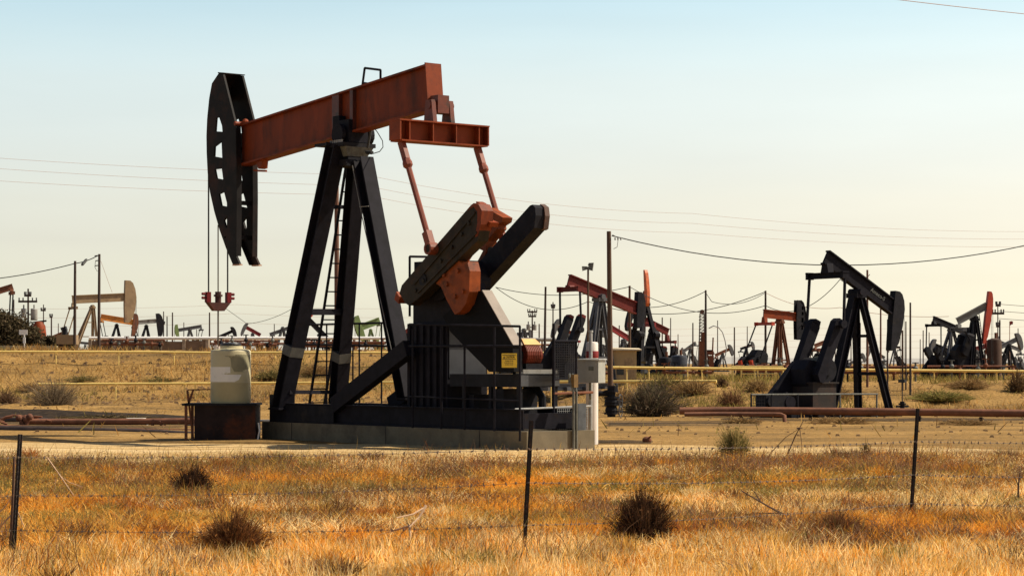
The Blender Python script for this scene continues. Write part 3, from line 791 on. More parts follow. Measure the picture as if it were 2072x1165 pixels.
# saddle, bearing, walking beam
sa = MB(); pz = T_(712, 300, 0).z
def cast(m, zt, zb, ut, ub_, vt, vb_):
    return m.hexa([(-ub_, -vb_, zb), (ub_, -vb_, zb), (ub_, vb_, zb), (-ub_, vb_, zb), (-ut, -vt, zt), (ut, -vt, zt), (ut, vt, zt), (-ut, vt, zt)])
sa.box(-.40, .36, -.52, .50, MF.Z(298, .3, 0), MF.Z(290, .3, 0)); sa.box(-.34, .34, -.40, .36, MF.Z(337, .3, 0), MF.Z(324, .3, 0)); sa.box(-.25, .25, -.28, .30, MF.Z(324, .3, 0), MF.Z(317, .3, 0))
sa.box(-.75, -.2, -.66, -.30, MF.Z(297, -.4, -.4), MF.Z(291, -.4, -.4))
sa.build("saddle_plate", BLACK2, pu)
cs = MB(); cast(cs, MF.Z(298, .3, 0), MF.Z(317, .3, 0), .36, .26, .44, .30); cs.build("saddle_casting", GREYCAST, pu)
be = MB(); zc = MF.Z(273, 0, 0)
be.cyl((0, -.42, zc), (0, .50, zc), .20); be.cyl((0, .38, zc), (0, .54, zc), .26); be.cyl((0, -.46, zc), (0, -.36, zc), .26)
be.box(-.38, .30, -.30, .30, zc - .22, zc + .36); be.box(-.5, -.2, -.26, .1, zc - .1, zc + .5)
be.build("center_bearing", BLACK, pu)
lb = MB()
for k in range(6):
    lb.cyl((-.25 + .1 * k, -.48, MF.Z(290, .3, 0)), (-.25 + .1 * k, -.48, MF.Z(284, .3, 0)), .03, 6)
lb.build("bearing_bolt", LTGREY, pu)

TL, TR = T_(487, 251, -.19), T_(862, 129, -.19)
BL, BR = T_(491, 333, -.19), T_(866, 223, -.19)
# keep a constant depth with a parallel top and bottom
du = (TR - TL); dep = ((TL.z - BL.z) + (TR.z - BR.z)) / 2
bt = MB()
tf = .05
A0, A1 = Vector((TL.x - .15, 0, TL.z - .15 * du.z / du.x)), Vector((TR.x, 0, TR.z))
B0, B1 = A0 - Vector((0, 0, dep)), A1 - Vector((0, 0, dep)) + Vector((.08, 0, 0))
def slab(m, p, q, w, t):
    m.hexa([(p.x, -w, p.z - t), (q.x, -w, q.z - t), (q.x, w, q.z - t), (p.x, w, p.z - t), (p.x, -w, p.z), (q.x, -w, q.z), (q.x, w, q.z), (p.x, w, p.z)])
slab(bt, A0, A1, .19, tf); slab(bt, B0 + Vector((0, 0, tf)), B1 + Vector((0, 0, tf)), .19, tf)
bt.hexa([(B0.x, -.06, B0.z + tf), (B1.x, -.06, B1.z + tf), (B1.x, .06, B1.z + tf), (B0.x, .06, B0.z + tf), (A0.x, -.06, A0.z - tf), (A1.x, -.06, A1.z - tf), (A1.x, .06, A1.z - tf), (A0.x, .06, A0.z - tf)])
beam = bt.build("walking_beam", ORANGE, pu)
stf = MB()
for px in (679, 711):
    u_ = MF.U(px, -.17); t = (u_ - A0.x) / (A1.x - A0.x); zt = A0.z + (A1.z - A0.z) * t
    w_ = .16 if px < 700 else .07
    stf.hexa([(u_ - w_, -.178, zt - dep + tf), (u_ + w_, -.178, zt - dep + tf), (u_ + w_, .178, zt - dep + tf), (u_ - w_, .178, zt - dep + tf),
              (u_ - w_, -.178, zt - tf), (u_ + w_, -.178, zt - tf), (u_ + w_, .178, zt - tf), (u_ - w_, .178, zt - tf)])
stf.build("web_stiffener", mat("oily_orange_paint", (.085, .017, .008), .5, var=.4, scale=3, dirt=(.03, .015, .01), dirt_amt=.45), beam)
ep = MB(); e0 = Vector((A1.x, 0, A1.z + .02)); e1 = Vector((B1.x + .05, 0, B1.z - .05))
ep.hexa([(e1.x, -.24, e1.z), (e1.x + .04, -.24, e1.z), (e1.x + .04, .24, e1.z), (e1.x, .24, e1.z), (e0.x, -.24, e0.z), (e0.x + .04, -.24, e0.z), (e0.x + .04, .24, e0.z), (e0.x, .24, e0.z)])
ep.build("end_plate", ORANGE2, beam)
hr = MB(); h0, h1 = T_(733, 176, -.1), T_(770, 160, -.1)
ht0, ht1 = T_(738, 138, -.1), T_(770, 142, -.1)
hr.tube([h0, ht0], .03, 6); hr.tube([h1, ht1], .03, 6); hr.tube([ht0, ht1], .03, 6); hr.tube([T_(734, 168, -.1), T_(746, 170, -.1)], .03, 6)
hr.build("grab_rail", BLACK, beam)
lo = MB(); pts = [T_(x, y, .15) for x, y in ((751, 252), (764, 268), (774, 285), (775, 298), (768, 307), (755, 311), (745, 309))]
lo.tube(pts, .012, 5); lo.tube([T_(x, y, .15) for x, y in ((748, 272), (758, 280), (752, 287))], .01, 5); lo.tube([T_(752, 250, .15), T_(744, 300, .15)], .035, 5); lo.tube([T_(738, 264, .15), T_(750, 264, .15)], .03, 5)
lo.tube([T_(742, 308, .2), T_(753, 309, .2)], .05, 6)
lo.build("grease_line", WIRE, pu)
hk = MB(); a = T_(524, 330, 0); hk.prism(MF.P([(517, 322), (532, 318), (530, 340), (524, 342)], -.08), -.1, .1); hk.bar(T_(514, 345, 0), T_(539, 346, 0), .05, .05)
hk.build("beam_lug", ORANGE2, beam)

# horsehead
HV = .31
outer = MF.P([(445, 149), (431, 170), (425.5, 200), (421.5, 240), (420, 275), (420.5, 310), (422.5, 350), (427, 388), (436, 428), (447, 466), (459, 500), (473.5, 535), (487, 535), (479.5, 518), (480.5, 400), (480, 330), (478.5, 252), (453, 150)], -HV)
holes = [MF.P(h, -HV) for h in (
    [(437, 266), (439, 239), (445, 237), (451, 255), (452, 267)], [(434.5, 317), (435.5, 297), (450, 286), (451.5, 320)],
    [(436, 343), (439.5, 361), (453.5, 364), (450.5, 341)], [(444.5, 393), (455, 388), (463, 419), (449, 416)], [(454.5, 446), (461.5, 437), (462, 461), (458.5, 461)],
    [(455, 479), (459, 478), (459, 481), (456, 483)])]
hh_ = empty("horsehead", (0, 0, 0)); hh_.parent = pu
holed(outer, holes, -HV - .03, -HV + .03, "side_plate", HEADBLK, hh_)
holed(outer, holes, HV - .03, HV + .03, "side_plate", HEADBLK, hh_)
rim = MB()
for v in (-HV, HV):
    for i in range(11):
        a, b_ = outer[i], outer[i + 1]
        rim.bar((a[0], v + .05 * (1 if v < 0 else -1), a[1]), (b_[0], v + .05 * (1 if v < 0 else -1), b_[1]), .16, .03)
    for i in (13, 14, 15):
        a, b_ = outer[i], outer[i + 1]
        rim.bar((a[0], v + .05 * (1 if v < 0 else -1), a[1]), (b_[0], v + .05 * (1 if v < 0 else -1), b_[1]), .16, .03)
for i in (0, 1):
    a, b_ = outer[i], outer[i + 1]; rim.bar((a[0] + .02, 0, a[1]), (b_[0] + .02, 0, b_[1]), HV * 2 - .07, .025)
rim.build("rim_flange", HEADBLK, hh_)
cp = MB(); a, b_ = outer[0], outer[-1]
cp.bar((a[0] - .03, 0, a[1] + .02), (b_[0] + .02, 0, b_[1] + .02), HV * 2 + .1, .03)
cp.build("cap_plate", HEADBLK, hh_)
cx = MB()
for px, py in ((470, 300), (474, 410), (472, 480)):
    q = T_(px, py, -HV); cx.bar((q.x, -HV, q.z), (q.x, HV, q.z), .06, .12, (1, 0, 0))
cx.build("spacer", HEADBLK, hh_)
pn = MB(); q = T_(487, 252, -.2); pn.cyl((q.x - .05, -HV - .05, q.z + .02), (q.x - .05, HV + .05, q.z + .02), .06, 8); pn.ball((q.x + .08, -.1, q.z + .06), .1, 5); pn.build("hinge_pin", ORANGE2, hh_)
ft = MB()
for v in (-HV, HV):
    a = outer[11]; b_ = outer[12]; ft.box(a[0] - .01, b_[0] + .02, v - .05, v + .05, a[1] - .035, a[1] - .004)
ft.build("foot_pad", mat("pale_primer", (.5, .3, .2), .7), hh_)

# bridle, carrier bar, polished rod
uc = MF.U(422, -HV)
wl = MB()
for v in (-HV, HV):
    wl.tube([(uc, v, MF.Z(350, uc, v)), (uc, v, MF.Z(600, uc, v))], .022, 6)
wl.build("bridle_cable", WIRE, pu)
pr = MB(); pr.tube([(uc, 0, MF.Z(455, uc, 0)), (uc, 0, MF.Z(626, uc, 0))], .018, 6); pr.tube([(uc, 0, MF.Z(626, uc, 0)), (uc, 0, .55)], .024, 8)
pr.build("polished_rod", mat("rod_steel", (.10, .08, .06), .4, .5), pu)
cb = MB(); zz = lambda y: MF.Z(y, uc, 0)
cb.hexa([(uc - .08, -.16, zz(629)), (uc + .08, -.16, zz(629)), (uc + .08, .16, zz(629)), (uc - .08, .16, zz(629)), (uc - .1, -.36, zz(612)), (uc + .1, -.36, zz(612)), (uc + .1, .36, zz(612)), (uc - .1, .36, zz(612))])
cb.cyl((uc, 0, zz(612)), (uc, 0, zz(590)), .09, 8); cb.cyl((uc, 0, zz(600)), (uc, 0, zz(596)), .13, 8)
cb.build("carrier_bar", mat("dirty_maroon_paint", (.06, .014, .011), .5, var=.4, scale=6, dirt=(.04, .02, .015), dirt_amt=.4), pu)
for sgn in (-1, 1):
    rc = MB(); v = sgn * .33
    rc.box(uc - .07, uc + .07, v - .065, v + .065, zz(612), zz(591))
    for k in (0, 1):
        rc.cyl((uc, v + sgn * .09, zz(595 + 8 * k)), (uc, v + sgn * .19, zz(595 + 8 * k)), .04, 8)
    rc.build("cable_clamp", mat("dark_clamp_red", (.13, .008, .010), .55, var=.3, scale=6, dirt=(.04, .012, .01), dirt_amt=.35, spec=.15), pu)

# tail bearing, equalizer, pitmans
UE = MF.U(812, -1.15)
eq = MB(); ez0, ez1 = MF.Z(287, UE, -1.1), MF.Z(243, UE, -1.1)
eq.box(UE - .24, UE + .24, -1.36, 1.36, ez1 - .035, ez1); eq.box(UE - .24, UE + .24, -1.30, 1.30, ez0, ez0 + .035)
eq.box(UE - .03, UE + .03, -1.33, 1.33, ez0 + .035, ez1 - .035)
for v in (-1.33, 1.33):
    eq.box(UE - .23, UE + .23, v - .02, v + .02, ez0 + .03, ez1 - .03)
for v in (-1.05, -.35, .35, 1.05):
    eq.box(UE - .22, UE + .22, v - .015, v + .015, ez0 + .035, ez1 - .035)
eq.build("equalizer", ORANGE2, pu)
tb = MB(); zb_ = MF.Z(214, UE, 0)
for v in (-.34, .20):
    tb.prism([(UE - .20, ez1), (UE + .20, ez1), (UE + .12, zb_ + .12), (UE - .12, zb_ + .12)], v, v + .12)
tb.cyl((UE, -.36, zb_), (UE, .36, zb_), .11); tb.box(UE - .16, UE + .16, -.17, .17, zb_ - .2, zb_ + .24)
tb.build("tail_bearing", mat("dark_orange_paint", (.12, .022, .008), .55, var=.4, scale=4, dirt=(.04, .02, .012), dirt_amt=.4), pu)
crk = T_(873, 503, -1.15)
for v, top in ((-1.15, (818, 285)), (1.15, (968, 285))):
    a = Vector((UE, v, ez0)); b_ = Vector((crk.x, v, crk.z)); t = (b_ - a)
    m = MB()
    m.bar(a, a + t * .17, .12, .17); m.tube([a + t * .16, a + t * .20, a + t * .23, a + t * .25], [.085, .12, .12, .075], 8)
    m.tube([a + t * .24, b_], .07, 8); m.cyl((b_.x, v - .12, b_.z), (b_.x, v + .12, b_.z), .15, 14); m.bar(b_ - t.normalized() * .45, b_, .16, .2)
    m.build("pitman_arm", mat("faded_red_paint", (.165, .032, .012), .6, var=.25, scale=3, dirt=(.09, .025, .014), dirt_amt=.35), pu)
kp = MB(); kp.cyl((crk.x, -1.27, crk.z), (crk.x, -.6, crk.z), .1); kp.cyl((crk.x, .6, crk.z), (crk.x, 1.27, crk.z), .1); kp.build("crank_pin", SLAB, pu)

# cranks and counterweights
near = MF.P([(813, 601), (808, 594), (813, 577), (856, 527), (952, 416), (958, 411), (968, 413), (975, 426), (973, 452), (966, 487), (900, 550), (846, 604), (827, 618), (819, 612)], -1.05)
m = MB(); m.prism(near, -1.05, -.74); ck = m.build("crank_arm", SLAB, pu)
m = MB(); m.prism(MF.P([(944, 427), (958, 411), (968, 413), (975, 426), (973, 454), (966, 478), (961, 480), (966, 452), (966, 428), (958, 418)], -1.06), -1.062, -.72)
m.build("crank_end", ORANGE, ck)
m = MB(); m.prism(MF.P([(970, 408), (977, 411), (980, 418), (971, 422)], -.8), -.9, -.7); m.prism(MF.P([(985, 445), (996, 450), (993, 459), (984, 457)], -.8), -.85, -.6); m.prism(MF.P([(808, 606), (812, 590), (818, 600), (816, 614)], -.8), -.95, -.62)
m.build("crank_lug", ORANGE2, ck)
m = MB()
for px, py in ((842, 588), (858, 568), (893, 528), (915, 500), (935, 474), (950, 452)):
    q = T_(px, py, -1.05); m.cyl((q.x, -1.09, q.z), (q.x, -1.04, q.z), .05, 6)
a, e = T_(838, 575, -1.05), T_(962, 430, -1.05); m.bar((a.x, -1.065, a.z), (e.x, -1.065, e.z), .03, .05)
a, e = T_(846, 592, -1.05), T_(966, 470, -1.05); m.bar((a.x, -1.065, a.z), (e.x, -1.065, e.z), .03, .05)
m.build("crank_rib", SLAB, ck)
lobe = MF.P([(864, 566), (901, 530), (926, 500), (937, 503), (936, 512), (926, 527), (933, 532), (944, 529), (949, 548), (948, 590), (941, 614), (930, 630), (919, 636), (915, 630), (902, 606), (891, 580), (876, 570)], -1.0)
m = MB(); m.prism(lobe, -.98, -.66); LOBE = mat("casting_orange", (.21, .044, .008), .6, var=.35, scale=2.2, dirt=(.035, .016, .009), dirt_amt=.44, dirt_scale=1.6, spec=.18)
for px, py in ((905, 575), (922, 600), (938, 590), (900, 556), (928, 548)):
    q = T_(px, py, -.98); m.cyl((q.x, -1.03, q.z), (q.x, -.97, q.z), .055, 6)
m.build("counterweight", LOBE, pu)
far = MF.P([(915, 604), (912, 590), (966, 534), (1072, 416), (1077, 414), (1083, 420), (1084, 436), (1081, 461), (978, 574), (938, 618)], .55)
m = MB(); m.prism(far, .55, .92); ck = m.build("crank_arm", BLACK2, pu)
m = MB(); m.prism(MF.P([(1070, 419), (1076, 412), (1084, 418), (1086, 436), (1083, 462), (1078, 465), (1081, 438), (1078, 424)], .54), .80, .94)
m.build("crank_end", mat("lit_crank_edge", (.075, .036, .022), .6, var=.4, scale=4, dirt=(.04, .03, .03), dirt_amt=.4), ck)  # far crank's dirty rim, its sunlight put into a lighter brown
lobe2 = MF.P([(960, 500), (968, 440), (971, 423), (983, 420), (990, 425), (1016, 440), (1014, 449), (1003, 456), (1004, 463), (984, 487), (982, 510), (973, 532), (964, 530), (976, 507)], .6)
m = MB(); m.prism(lobe2, .62, .92); m.build("counterweight", LOBE, pu)
m = MB(); c = T_(856, 566, -1.05); m.cyl((c.x, -1.07, c.z), (c.x, .98, c.z), .15, 18); m.cyl((c.x, -.6, c.z), (c.x, .55, c.z), .30, 18); m.build("crank_shaft", BLACK2, pu)

# gearbox, pedestal, guard, motor
gb = MB(); gb.prism(MF.P([(836, 660), (836, 575), (858, 545), (895, 530), (915, 555), (924, 600), (924, 662)], -.5), -.5, .42)
gb.cyl((c.x, -.62, c.z), (c.x, .62, c.z), .5, 20); gb.build("gearbox", BLACK, pu)
pd = MB(); u0, u1 = MF.U(824, -.6), MF.U(905, -.6)
zt, zb_ = MF.Z(655, u0, -.6), FT + .5
pd.box(u0, u1, -.6, .6, zb_, zt)
for k in range(6):
    u_ = u0 + (u1 - u0) * (k + .5) / 6; pd.box(u_ - .05, u_ + .05, -.66, -.602, zb_, zt - .05)
pd.build("gearbox_pedestal", BLACK, pu)
ppn = MB(); ppn.box(u1 + .003, u1 + .02, -.55, .55, zb_ + .7, zt - .1); ppn.build("pedestal_lit_face", mat("lit_face_grey_blue", (.030, .031, .036), .5, var=.3, scale=3), pu)  # pedestal's sunlit end face, laid on as a lighter grey sheet
bg = MB(); bg.prism(MF.P([(950, 592), (974, 588), (1037, 698), (1040, 752), (990, 752), (979, 740), (912, 672), (896, 640)], -.72), -.72, -.46); bg.build("belt_guard", mat("black_sheet_metal", (.0065, .0062, .0075), .7, var=.3, scale=2, spec=.08), pu)
be_ = MB(); q0, q1 = T_(975.5, 588, -.72), T_(1038.5, 699, -.72); t = (q1 - q0).normalized(); nn = Vector((-t.z, 0, t.x)) if t.x > 0 else Vector((t.z, 0, -t.x))
nn = nn if nn.z > 0 else -nn
be_.bar(Vector((q0.x, -.59, q0.z)) + nn * .012, Vector((q1.x, -.59, q1.z)) + nn * .012, .28, .02)
be_.build("guard_edge", mat("sunlit_edge_grey", (.24, .195, .16), .7, var=.2, scale=2), pu)  # black guard's sunlit edge, its light put into a paler grey
fr_ = MB()
u_ = MF.U(829, -.3); fr_.tube([(u_, -.3, MF.Z(640, u_, -.3)), (u_, -.3, MF.Z(519, u_, -.3))], .03, 6); fr_.tube([(u_, -.3, MF.Z(519, u_, -.3)), (u_, .55, MF.Z(519, u_, .2))], .03, 6); fr_.tube([(u_, .55, MF.Z(640, u_, .5)), (u_, .55, MF.Z(519, u_, .2))], .03, 6)
fr_.box(u_ + .12, u_ + .5, -.25, .3, MF.Z(560, u_, 0), MF.Z(531, u_, 0))
fr_.build("gearbox_frame", BLACK, pu)
UM = MF.U(1068, 0); zm = MF.Z(718, UM, 0)
mo = MB(); mo.cyl((UM, -.22, zm), (UM, .22, zm), .27, 20); mo.cyl((UM, .22, zm), (UM, .30, zm), .20, 16)
for k in range(8):
    v = -.20 + .052 * k; mo.cyl((UM, v, zm), (UM, v + .015, zm), .28, 20)
mo.build("motor", mat("sun_faded_red_paint", (.15, .028, .014), .6, var=.3, scale=4, dirt=(.10, .03, .018), dirt_amt=.35, spec=.2), pu)
mo2 = MB(); mo2.box(UM - .25, UM + .25, -.25, .25, MF.Z(757, UM, 0), zm - .2); mo2.cyl((UM, -.46, zm), (UM, -.22, zm), .12, 14); mo2.build("motor_base", BLACK2, pu)
jb = MB(); jb.hexa([(UM - .28, -.24, zm + .24), (UM + .18, -.24, zm + .24), (UM + .18, .26, zm + .24), (UM - .28, .26, zm + .24), (UM - .26, -.2, zm + .38), (UM + .02, -.2, zm + .38), (UM + .02, .2, zm + .38), (UM - .26, .2, zm + .38)])
jb.build("motor_cover", mat("lit_top_yellow_orange", (.62, .33, .10), .6, var=.2, scale=4), pu)  # sunlit top of the motor put into this yellow-orange
dk = MB(); d0, d1 = u1 + .1, MF.U(1050, -.6)
dz1, dz0 = MF.Z(757, d1, -.6), MF.Z(783, d1, -.6)
dk.box(d0, d1, -.6, .6, dz0, dz1); dk.build("motor_deck", BLACK2, pu)
dg = MB(); dg.box(d1 + .003, d1 + .03, -.58, .58, dz0 + .02, dz1 - .02); dg.build("deck_end", mat("lit_deck_end_grey", (.05, .052, .058), .5, var=.3, scale=3), pu)  # lit end of the black deck, brightness put into this grey
dp = MB()
for u_ in (d0 + .5, (d0 + d1) / 2 + .2, d1 - .08):
    for v in (-.52, .52):
        dp.bar((u_, v, FT + .5), (u_, v, dz0), .1, .1)
dp.build("deck_post", BLACK2, pu)
sl = MB()
for k in range(2):
    sl.bar((UM - .45 + .75 * k, -.55, dz1 + .06), (UM - .45 + .75 * k, .62, dz1 + .06), .1, .1, (1, 0, 0))
sl.build("motor_rail", LTGREY, pu)
el_ = MB(); a = MF.U(1078, .5)
el_.tube([(a - .2, .45, dz0 - .03), (a + .25, .45, dz0 - .08), (a + .42, .45, dz0 - .25), (a + .42, .45, FT + .5)], .09, 8); el_.build("exhaust_elbow", BLACK2, pu)
bx = MB(); u_ = ue - 1.6; bx.box(u_, u_ + .45, -.5, .5, FT + .36, FT + .95); bx.box(d0 + .3, d0 + .75, -.45, .2, FT + .45, FT + .8); bx.build("skid_box", BLACK2, pu)

# guard railing round the crank side
gr = empty("safety_railing", MF.o, MF.a)
tag(gr, "black pipe safety railing with wire mesh round the big pump's cranks", "railing")
def rail(pts, r=.028, name="top_rail", m_=BLACK):
    b = MB(); b.tube(pts, r, 6); return b.build(name, m_, gr)
RV = -1.28
ru0, ru1 = MF.U(828, RV), MF.U(1052, RV)
rz1, rz2 = MF.Z(660, ru1, RV), MF.Z(700, ru1, RV)
rail([(ru0, RV, MF.Z(656, ru0, RV)), (ru1, RV, rz1)]); rail([(ru0, RV, rz2 + .03), (ru1, RV, rz2)], name="mid_rail"); rail([(ru0, RV, FT + .75), (ru1, RV, FT + .7)], .02, "mid_rail")
for px in (835, 893, 940, 1000, 1052):
    u_ = MF.U(px, RV); rail([(u_, RV, FT - .2 if px > 1010 else FT), (u_, RV, rz1 if px != 940 else rz2)], .026, "railing_post")
# far side, seen between the post legs
FV = 1.2
fu0, fu1 = MF.U(607, FV), MF.U(800, FV)
fz1, fz2 = MF.Z(655, (fu0 + fu1) / 2, FV), MF.Z(699, (fu0 + fu1) / 2, FV)
rail([(fu0, FV, fz1), (fu1, FV, fz1)]); rail([(fu0, FV, fz2 + .05), (fu1, FV, fz2 - .03)], .026, "mid_rail"); rail([(fu0, FV, MF.Z(688, fu0, FV)), (fu0 + .9, FV, MF.Z(688, fu0, FV))], .02, "mid_rail")
for px, zt in ((661, fz1), (714, fz2), (727, fz1), (772, fz1), (595, MF.Z(735, fu0, FV))):
    u_ = MF.U(px, FV); rail([(u_, FV, FT), (u_, FV, zt)], .022, "railing_post")
# tail end: mesh cage
EV = (-.3, 1.2); eu = ub - .5
def grid(m, p0, p1, z0, z1, st_=.09, r=.006):
    p0, p1 = Vector(p0), Vector(p1); L_ = (p1 - p0).length
    for i in range(int(L_ / st_) + 1):
        q = p0 + (p1 - p0) * (i * st_ / L_); m.bar((q.x, q.y, z0), (q.x, q.y, z1), r, r)
    for j in range(int((z1 - z0) / st_) + 1):
        m.bar((p0.x, p0.y, z0 + j * st_), (p1.x, p1.y, z0 + j * st_), r, r, (0, 0, 1))
    return m
v0_, v1_ = .18, .86
ez = lambda y: MF.Z(y, eu, .5)
gm = MB(); grid(gm, (eu, v0_, 0), (eu, v1_, 0), ez(768), ez(690), .055, .016); gm.build("mesh_panel", BLACK2, gr)
rail([(eu, v0_, FT), (eu, v0_, ez(655))], .035, "railing_post"); rail([(eu, v1_, FT), (eu, v1_, ez(690))], .026, "railing_post"); rail([(eu, v0_, ez(690)), (eu, v1_, ez(690))], .024, "top_rail"); rail([(eu, v0_, ez(767)), (eu, v1_, ez(767))], .024, "mid_rail")
rail([(eu, v0_ - .02, ez(796)), (eu, v1_ + .5, ez(794))], .03, "mid_rail", RUSTM)
rail([(eu, -.95, ez(826)), (eu, 1.3, ez(822))], .022, "mid_rail", GALV)
gm = MB(); grid(gm, (eu + .02, .28, 0), (eu + .02, 1.2, 0), ez(868), ez(826), .06, .008); gm.build("mesh_panel", GALV, gr)
cd_ = MB(); u_ = MF.U(1132, -.1)
for k in (0, .09):
    cd_.tube([(ub + .05, .32 + k, -.2), (ub + .05, .32 + k, FT + .9), (ub - .1, .32 + k, FT + 1.3), (ub - .1, .32 + k, ez(775))], .028, 6)
cd_.build("conduit", GREYCAST, gr)
ch = MB(); ch.box(ub - .16, ub - .02, .52, .76, FT + .01, FT + .62); ch.build("steel_channel", mat("blue_grey_paint", (.06, .066, .075), .5), gr)
jbx = MB(); jbx.box(ub - .02, ub + .10, .30, .42, ez(783), ez(757)); jbx.build("junction_box", mat("ochre_box", (.16, .09, .025), .6), gr)

# yellow caution sign on the railing
SG = Fr(*(MF.o + MF.d * MF.U(1030, RV - .05) + MF.n * (RV - .05)), -52)
sg = empty("caution_sign", SG.o, SG.a)
tag(sg, "small yellow caution sign wired to the big pump's railing", "sign")
s0, s1 = SG.T(1015.5, 714), SG.T(1045.5, 744)
zA, zB = SG.Z(743.5, 0, 0), SG.Z(714.5, 0, 0)
m = MB(); m.box(s0.x, s1.x, -.006, .006, zA, zB); m.build("sign_panel", SIGNY, sg)
INK = mat("sign_ink", (.02, .018, .012), .6, var=.1)
m = MB(); w_ = s1.x - s0.x; h_ = zB - zA
for a, b_, cc, e in ((.06, .94, .86, .90), (.06, .94, .57, .61)):
    m.box(s0.x + w_ * a, s0.x + w_ * b_, -.010, -.007, zA + h_ * cc, zA + h_ * e)
for a, b_, cc in ((.26, .78, .45), (.2, .8, .32), (.24, .76, .19)):
    x = a
    while x < b_ - .04:
        ln = rng.uniform(.06, .16); m.box(s0.x + w_ * x, s0.x + w_ * min(b_, x + ln), -.010, -.007, zA + h_ * cc, zA + h_ * (cc + .045)); x += ln + .03
m.prism([(s0.x + w_ * .10, zA + h_ * .65), (s0.x + w_ * .24, zA + h_ * .65), (s0.x + w_ * .17, zA + h_ * .82)], -.010, -.007)
m.build("sign_marks", INK, sg)
def lettering(txt, size, loc, rot, m_, parent, name="lettering"):
    c_ = bpy.data.curves.new(name, 'FONT'); c_.body = txt; c_.size = size; c_.align_x = 'CENTER'; c_.align_y = 'CENTER'; c_.extrude = .002
    t = bpy.data.objects.new(name, c_); COL.objects.link(t)
    dg_ = bpy.context.evaluated_depsgraph_get(); me = bpy.data.meshes.new_from_object(t.evaluated_get(dg_))
    bpy.data.objects.remove(t); bpy.data.curves.remove(c_)
    me.materials.clear(); me.materials.append(m_)
    o = bpy.data.objects.new(name, me); COL.objects.link(o); o.parent = parent; o.location = loc; o.rotation_euler = rot
    return o
lettering("CAUTION", h_ * .22, (s0.x + w_ * .58, -.009, zA + h_ * .735), (R(90), 0, 0), INK, sg)

# ---------------------------------------------------------------- water tank on its stand
Yt = 58.6
c = W(467, 890, Yt); zs = CH - (815 - HY) / F * Yt; gzt = gz(c.x, Yt)
hw_ = 62.5 / F * Yt
sd_ = empty("tank_stand", (c.x - .08, Yt, gzt)); zl = zs - gzt
tag(sd_, "black and rust coloured sheet steel stand under the cream water tank", "stand")
m = MB(); m.box(-hw_ + .02, hw_ - .02, -.6, .6, -.05, zl - .06); m.build("sheet_box", DARKRUST, sd_)
m = MB(); m.box(-hw_ - .30, hw_ + .02, -.66, .66, zl - .058, zl); m.build("top_plate", BLACK2, sd_)
m = MB()
for y in (-.58, .58):
    m.bar((-hw_ - .20, y, -.05), (-hw_ - .20, y, zl - .06), .07, .07)
m.bar((-hw_ - .02, -.5, .0), (-hw_ - .18, -.5, zl + .35), .05, .05); m.bar((-hw_ - .16, -.5, zl - .05), (-hw_ - .02, -.5, zl + .36), .05, .05)
m.bar((-hw_ - .15, -.5, zl + .355), (hw_ * .1, .7, zl + .36), .03, .03)
m.build("stand_frame", RUSTM, sd_)
m = MB(); m.tube([(hw_ + .03, -.5, 0), (hw_ + .08, -.5, .25), (hw_ + .05, -.5, .45)], .025, 6); m.build("drain_hose", WHITE, sd_)

tk = empty("water_tank", (c.x, Yt, zs))
tag(tk, "cream polyethylene water tank with black lid and torn white label", "tank")
r_ = 40.5 / F * Yt; hb = (815 - 712) / F * Yt
CREAM = mat("cream_polyethylene", (.46, .40, .24), .55, var=.06, scale=2, dirt=(.30, .27, .15), dirt_amt=.15)
prof = [(r_ * .96, 0), (r_, .04), (r_, hb * .50), (r_ * 1.006, hb * .52), (r_, hb * .54), (r_, hb), (r_ * .985, hb + .035), (r_ * .93, hb + .06), (r_ * .66, hb + .085), (r_ * .6, hb + .10), (r_ * .58, hb + .16)]
MB().lathe(prof, n=40).build("tank_body", CREAM, tk, smooth=True)
MB().lathe([(r_ * .50, hb + .155), (r_ * .52, hb + .165), (r_ * .52, hb + .21), (r_ * .48, hb + .235), (r_ * .2, hb + .25), (.01, hb + .252)], n=32).build("lid", LID, tk, smooth=True)
m = MB(); m.cyl((-r_ * .72, -.1, hb + .04), (-r_ * .72, -.1, hb + .18), .05, 8); m.cyl((-r_ * .55, -.25, hb + .06), (-r_ * .55, -.25, hb + .15), .04, 8); m.build("fitting", mat("pink_white_plastic", (.6, .5, .45), .5), tk)
def wrap(poly_rows, rr, n_, m_, nm):
    """patch on the tank's curved wall: rows of (z, x0, x1) as fractions of the radius"""
    vs, fs = [], []
    for z, a, b_ in poly_rows:
        for k in range(n_ + 1):
            x = a + (b_ - a) * k / n_; x = max(-.995, min(.995, x)); vs.append((x * rr, -math.sqrt(1 - x * x) * rr, z))
    for i in range(len(poly_rows) - 1):
        for k in range(n_):
            q = i * (n_ + 1) + k; fs.append((q, q + 1, q + n_ + 2, q + n_ + 1))
    m = MB(); m.add(vs, fs); return m.build(nm, m_, tk, smooth=True)
zt = lambda py: (815 - py) / F * Yt
wrap([(zt(772), -.99, .30), (zt(768), -.99, .5), (zt(758), -.99, .62), (zt(754), -.99, .1), (zt(742), -.99, .10)], r_ + .004, 24, mat("torn_white_label", (.74, .70, .63), .7, var=.05, scale=6, dirt=(.43, .385, .22), dirt_amt=.08, dirt_scale=5), "paper_label")
wrap([(zt(752), .30, .72), (zt(746), .22, .93), (zt(742), .16, .97), (zt(724), .10, .99), (zt(720), -.2, .99), (zt(717), -.9, .99)], r_ + .003, 24, mat("grey_wall_tone", (.25, .225, .135), .6, var=.2, scale=4), "grey_band")  # greyer band round the upper wall, narrowing to the right
wrap([(zt(812), -.99, .99), (zt(790), -.99, .99), (zt(774), -.99, .99)], r_ + .003, 24, mat("settled_liquid_tone", (.37, .305, .155), .55, var=.1, scale=2), "lower_band")

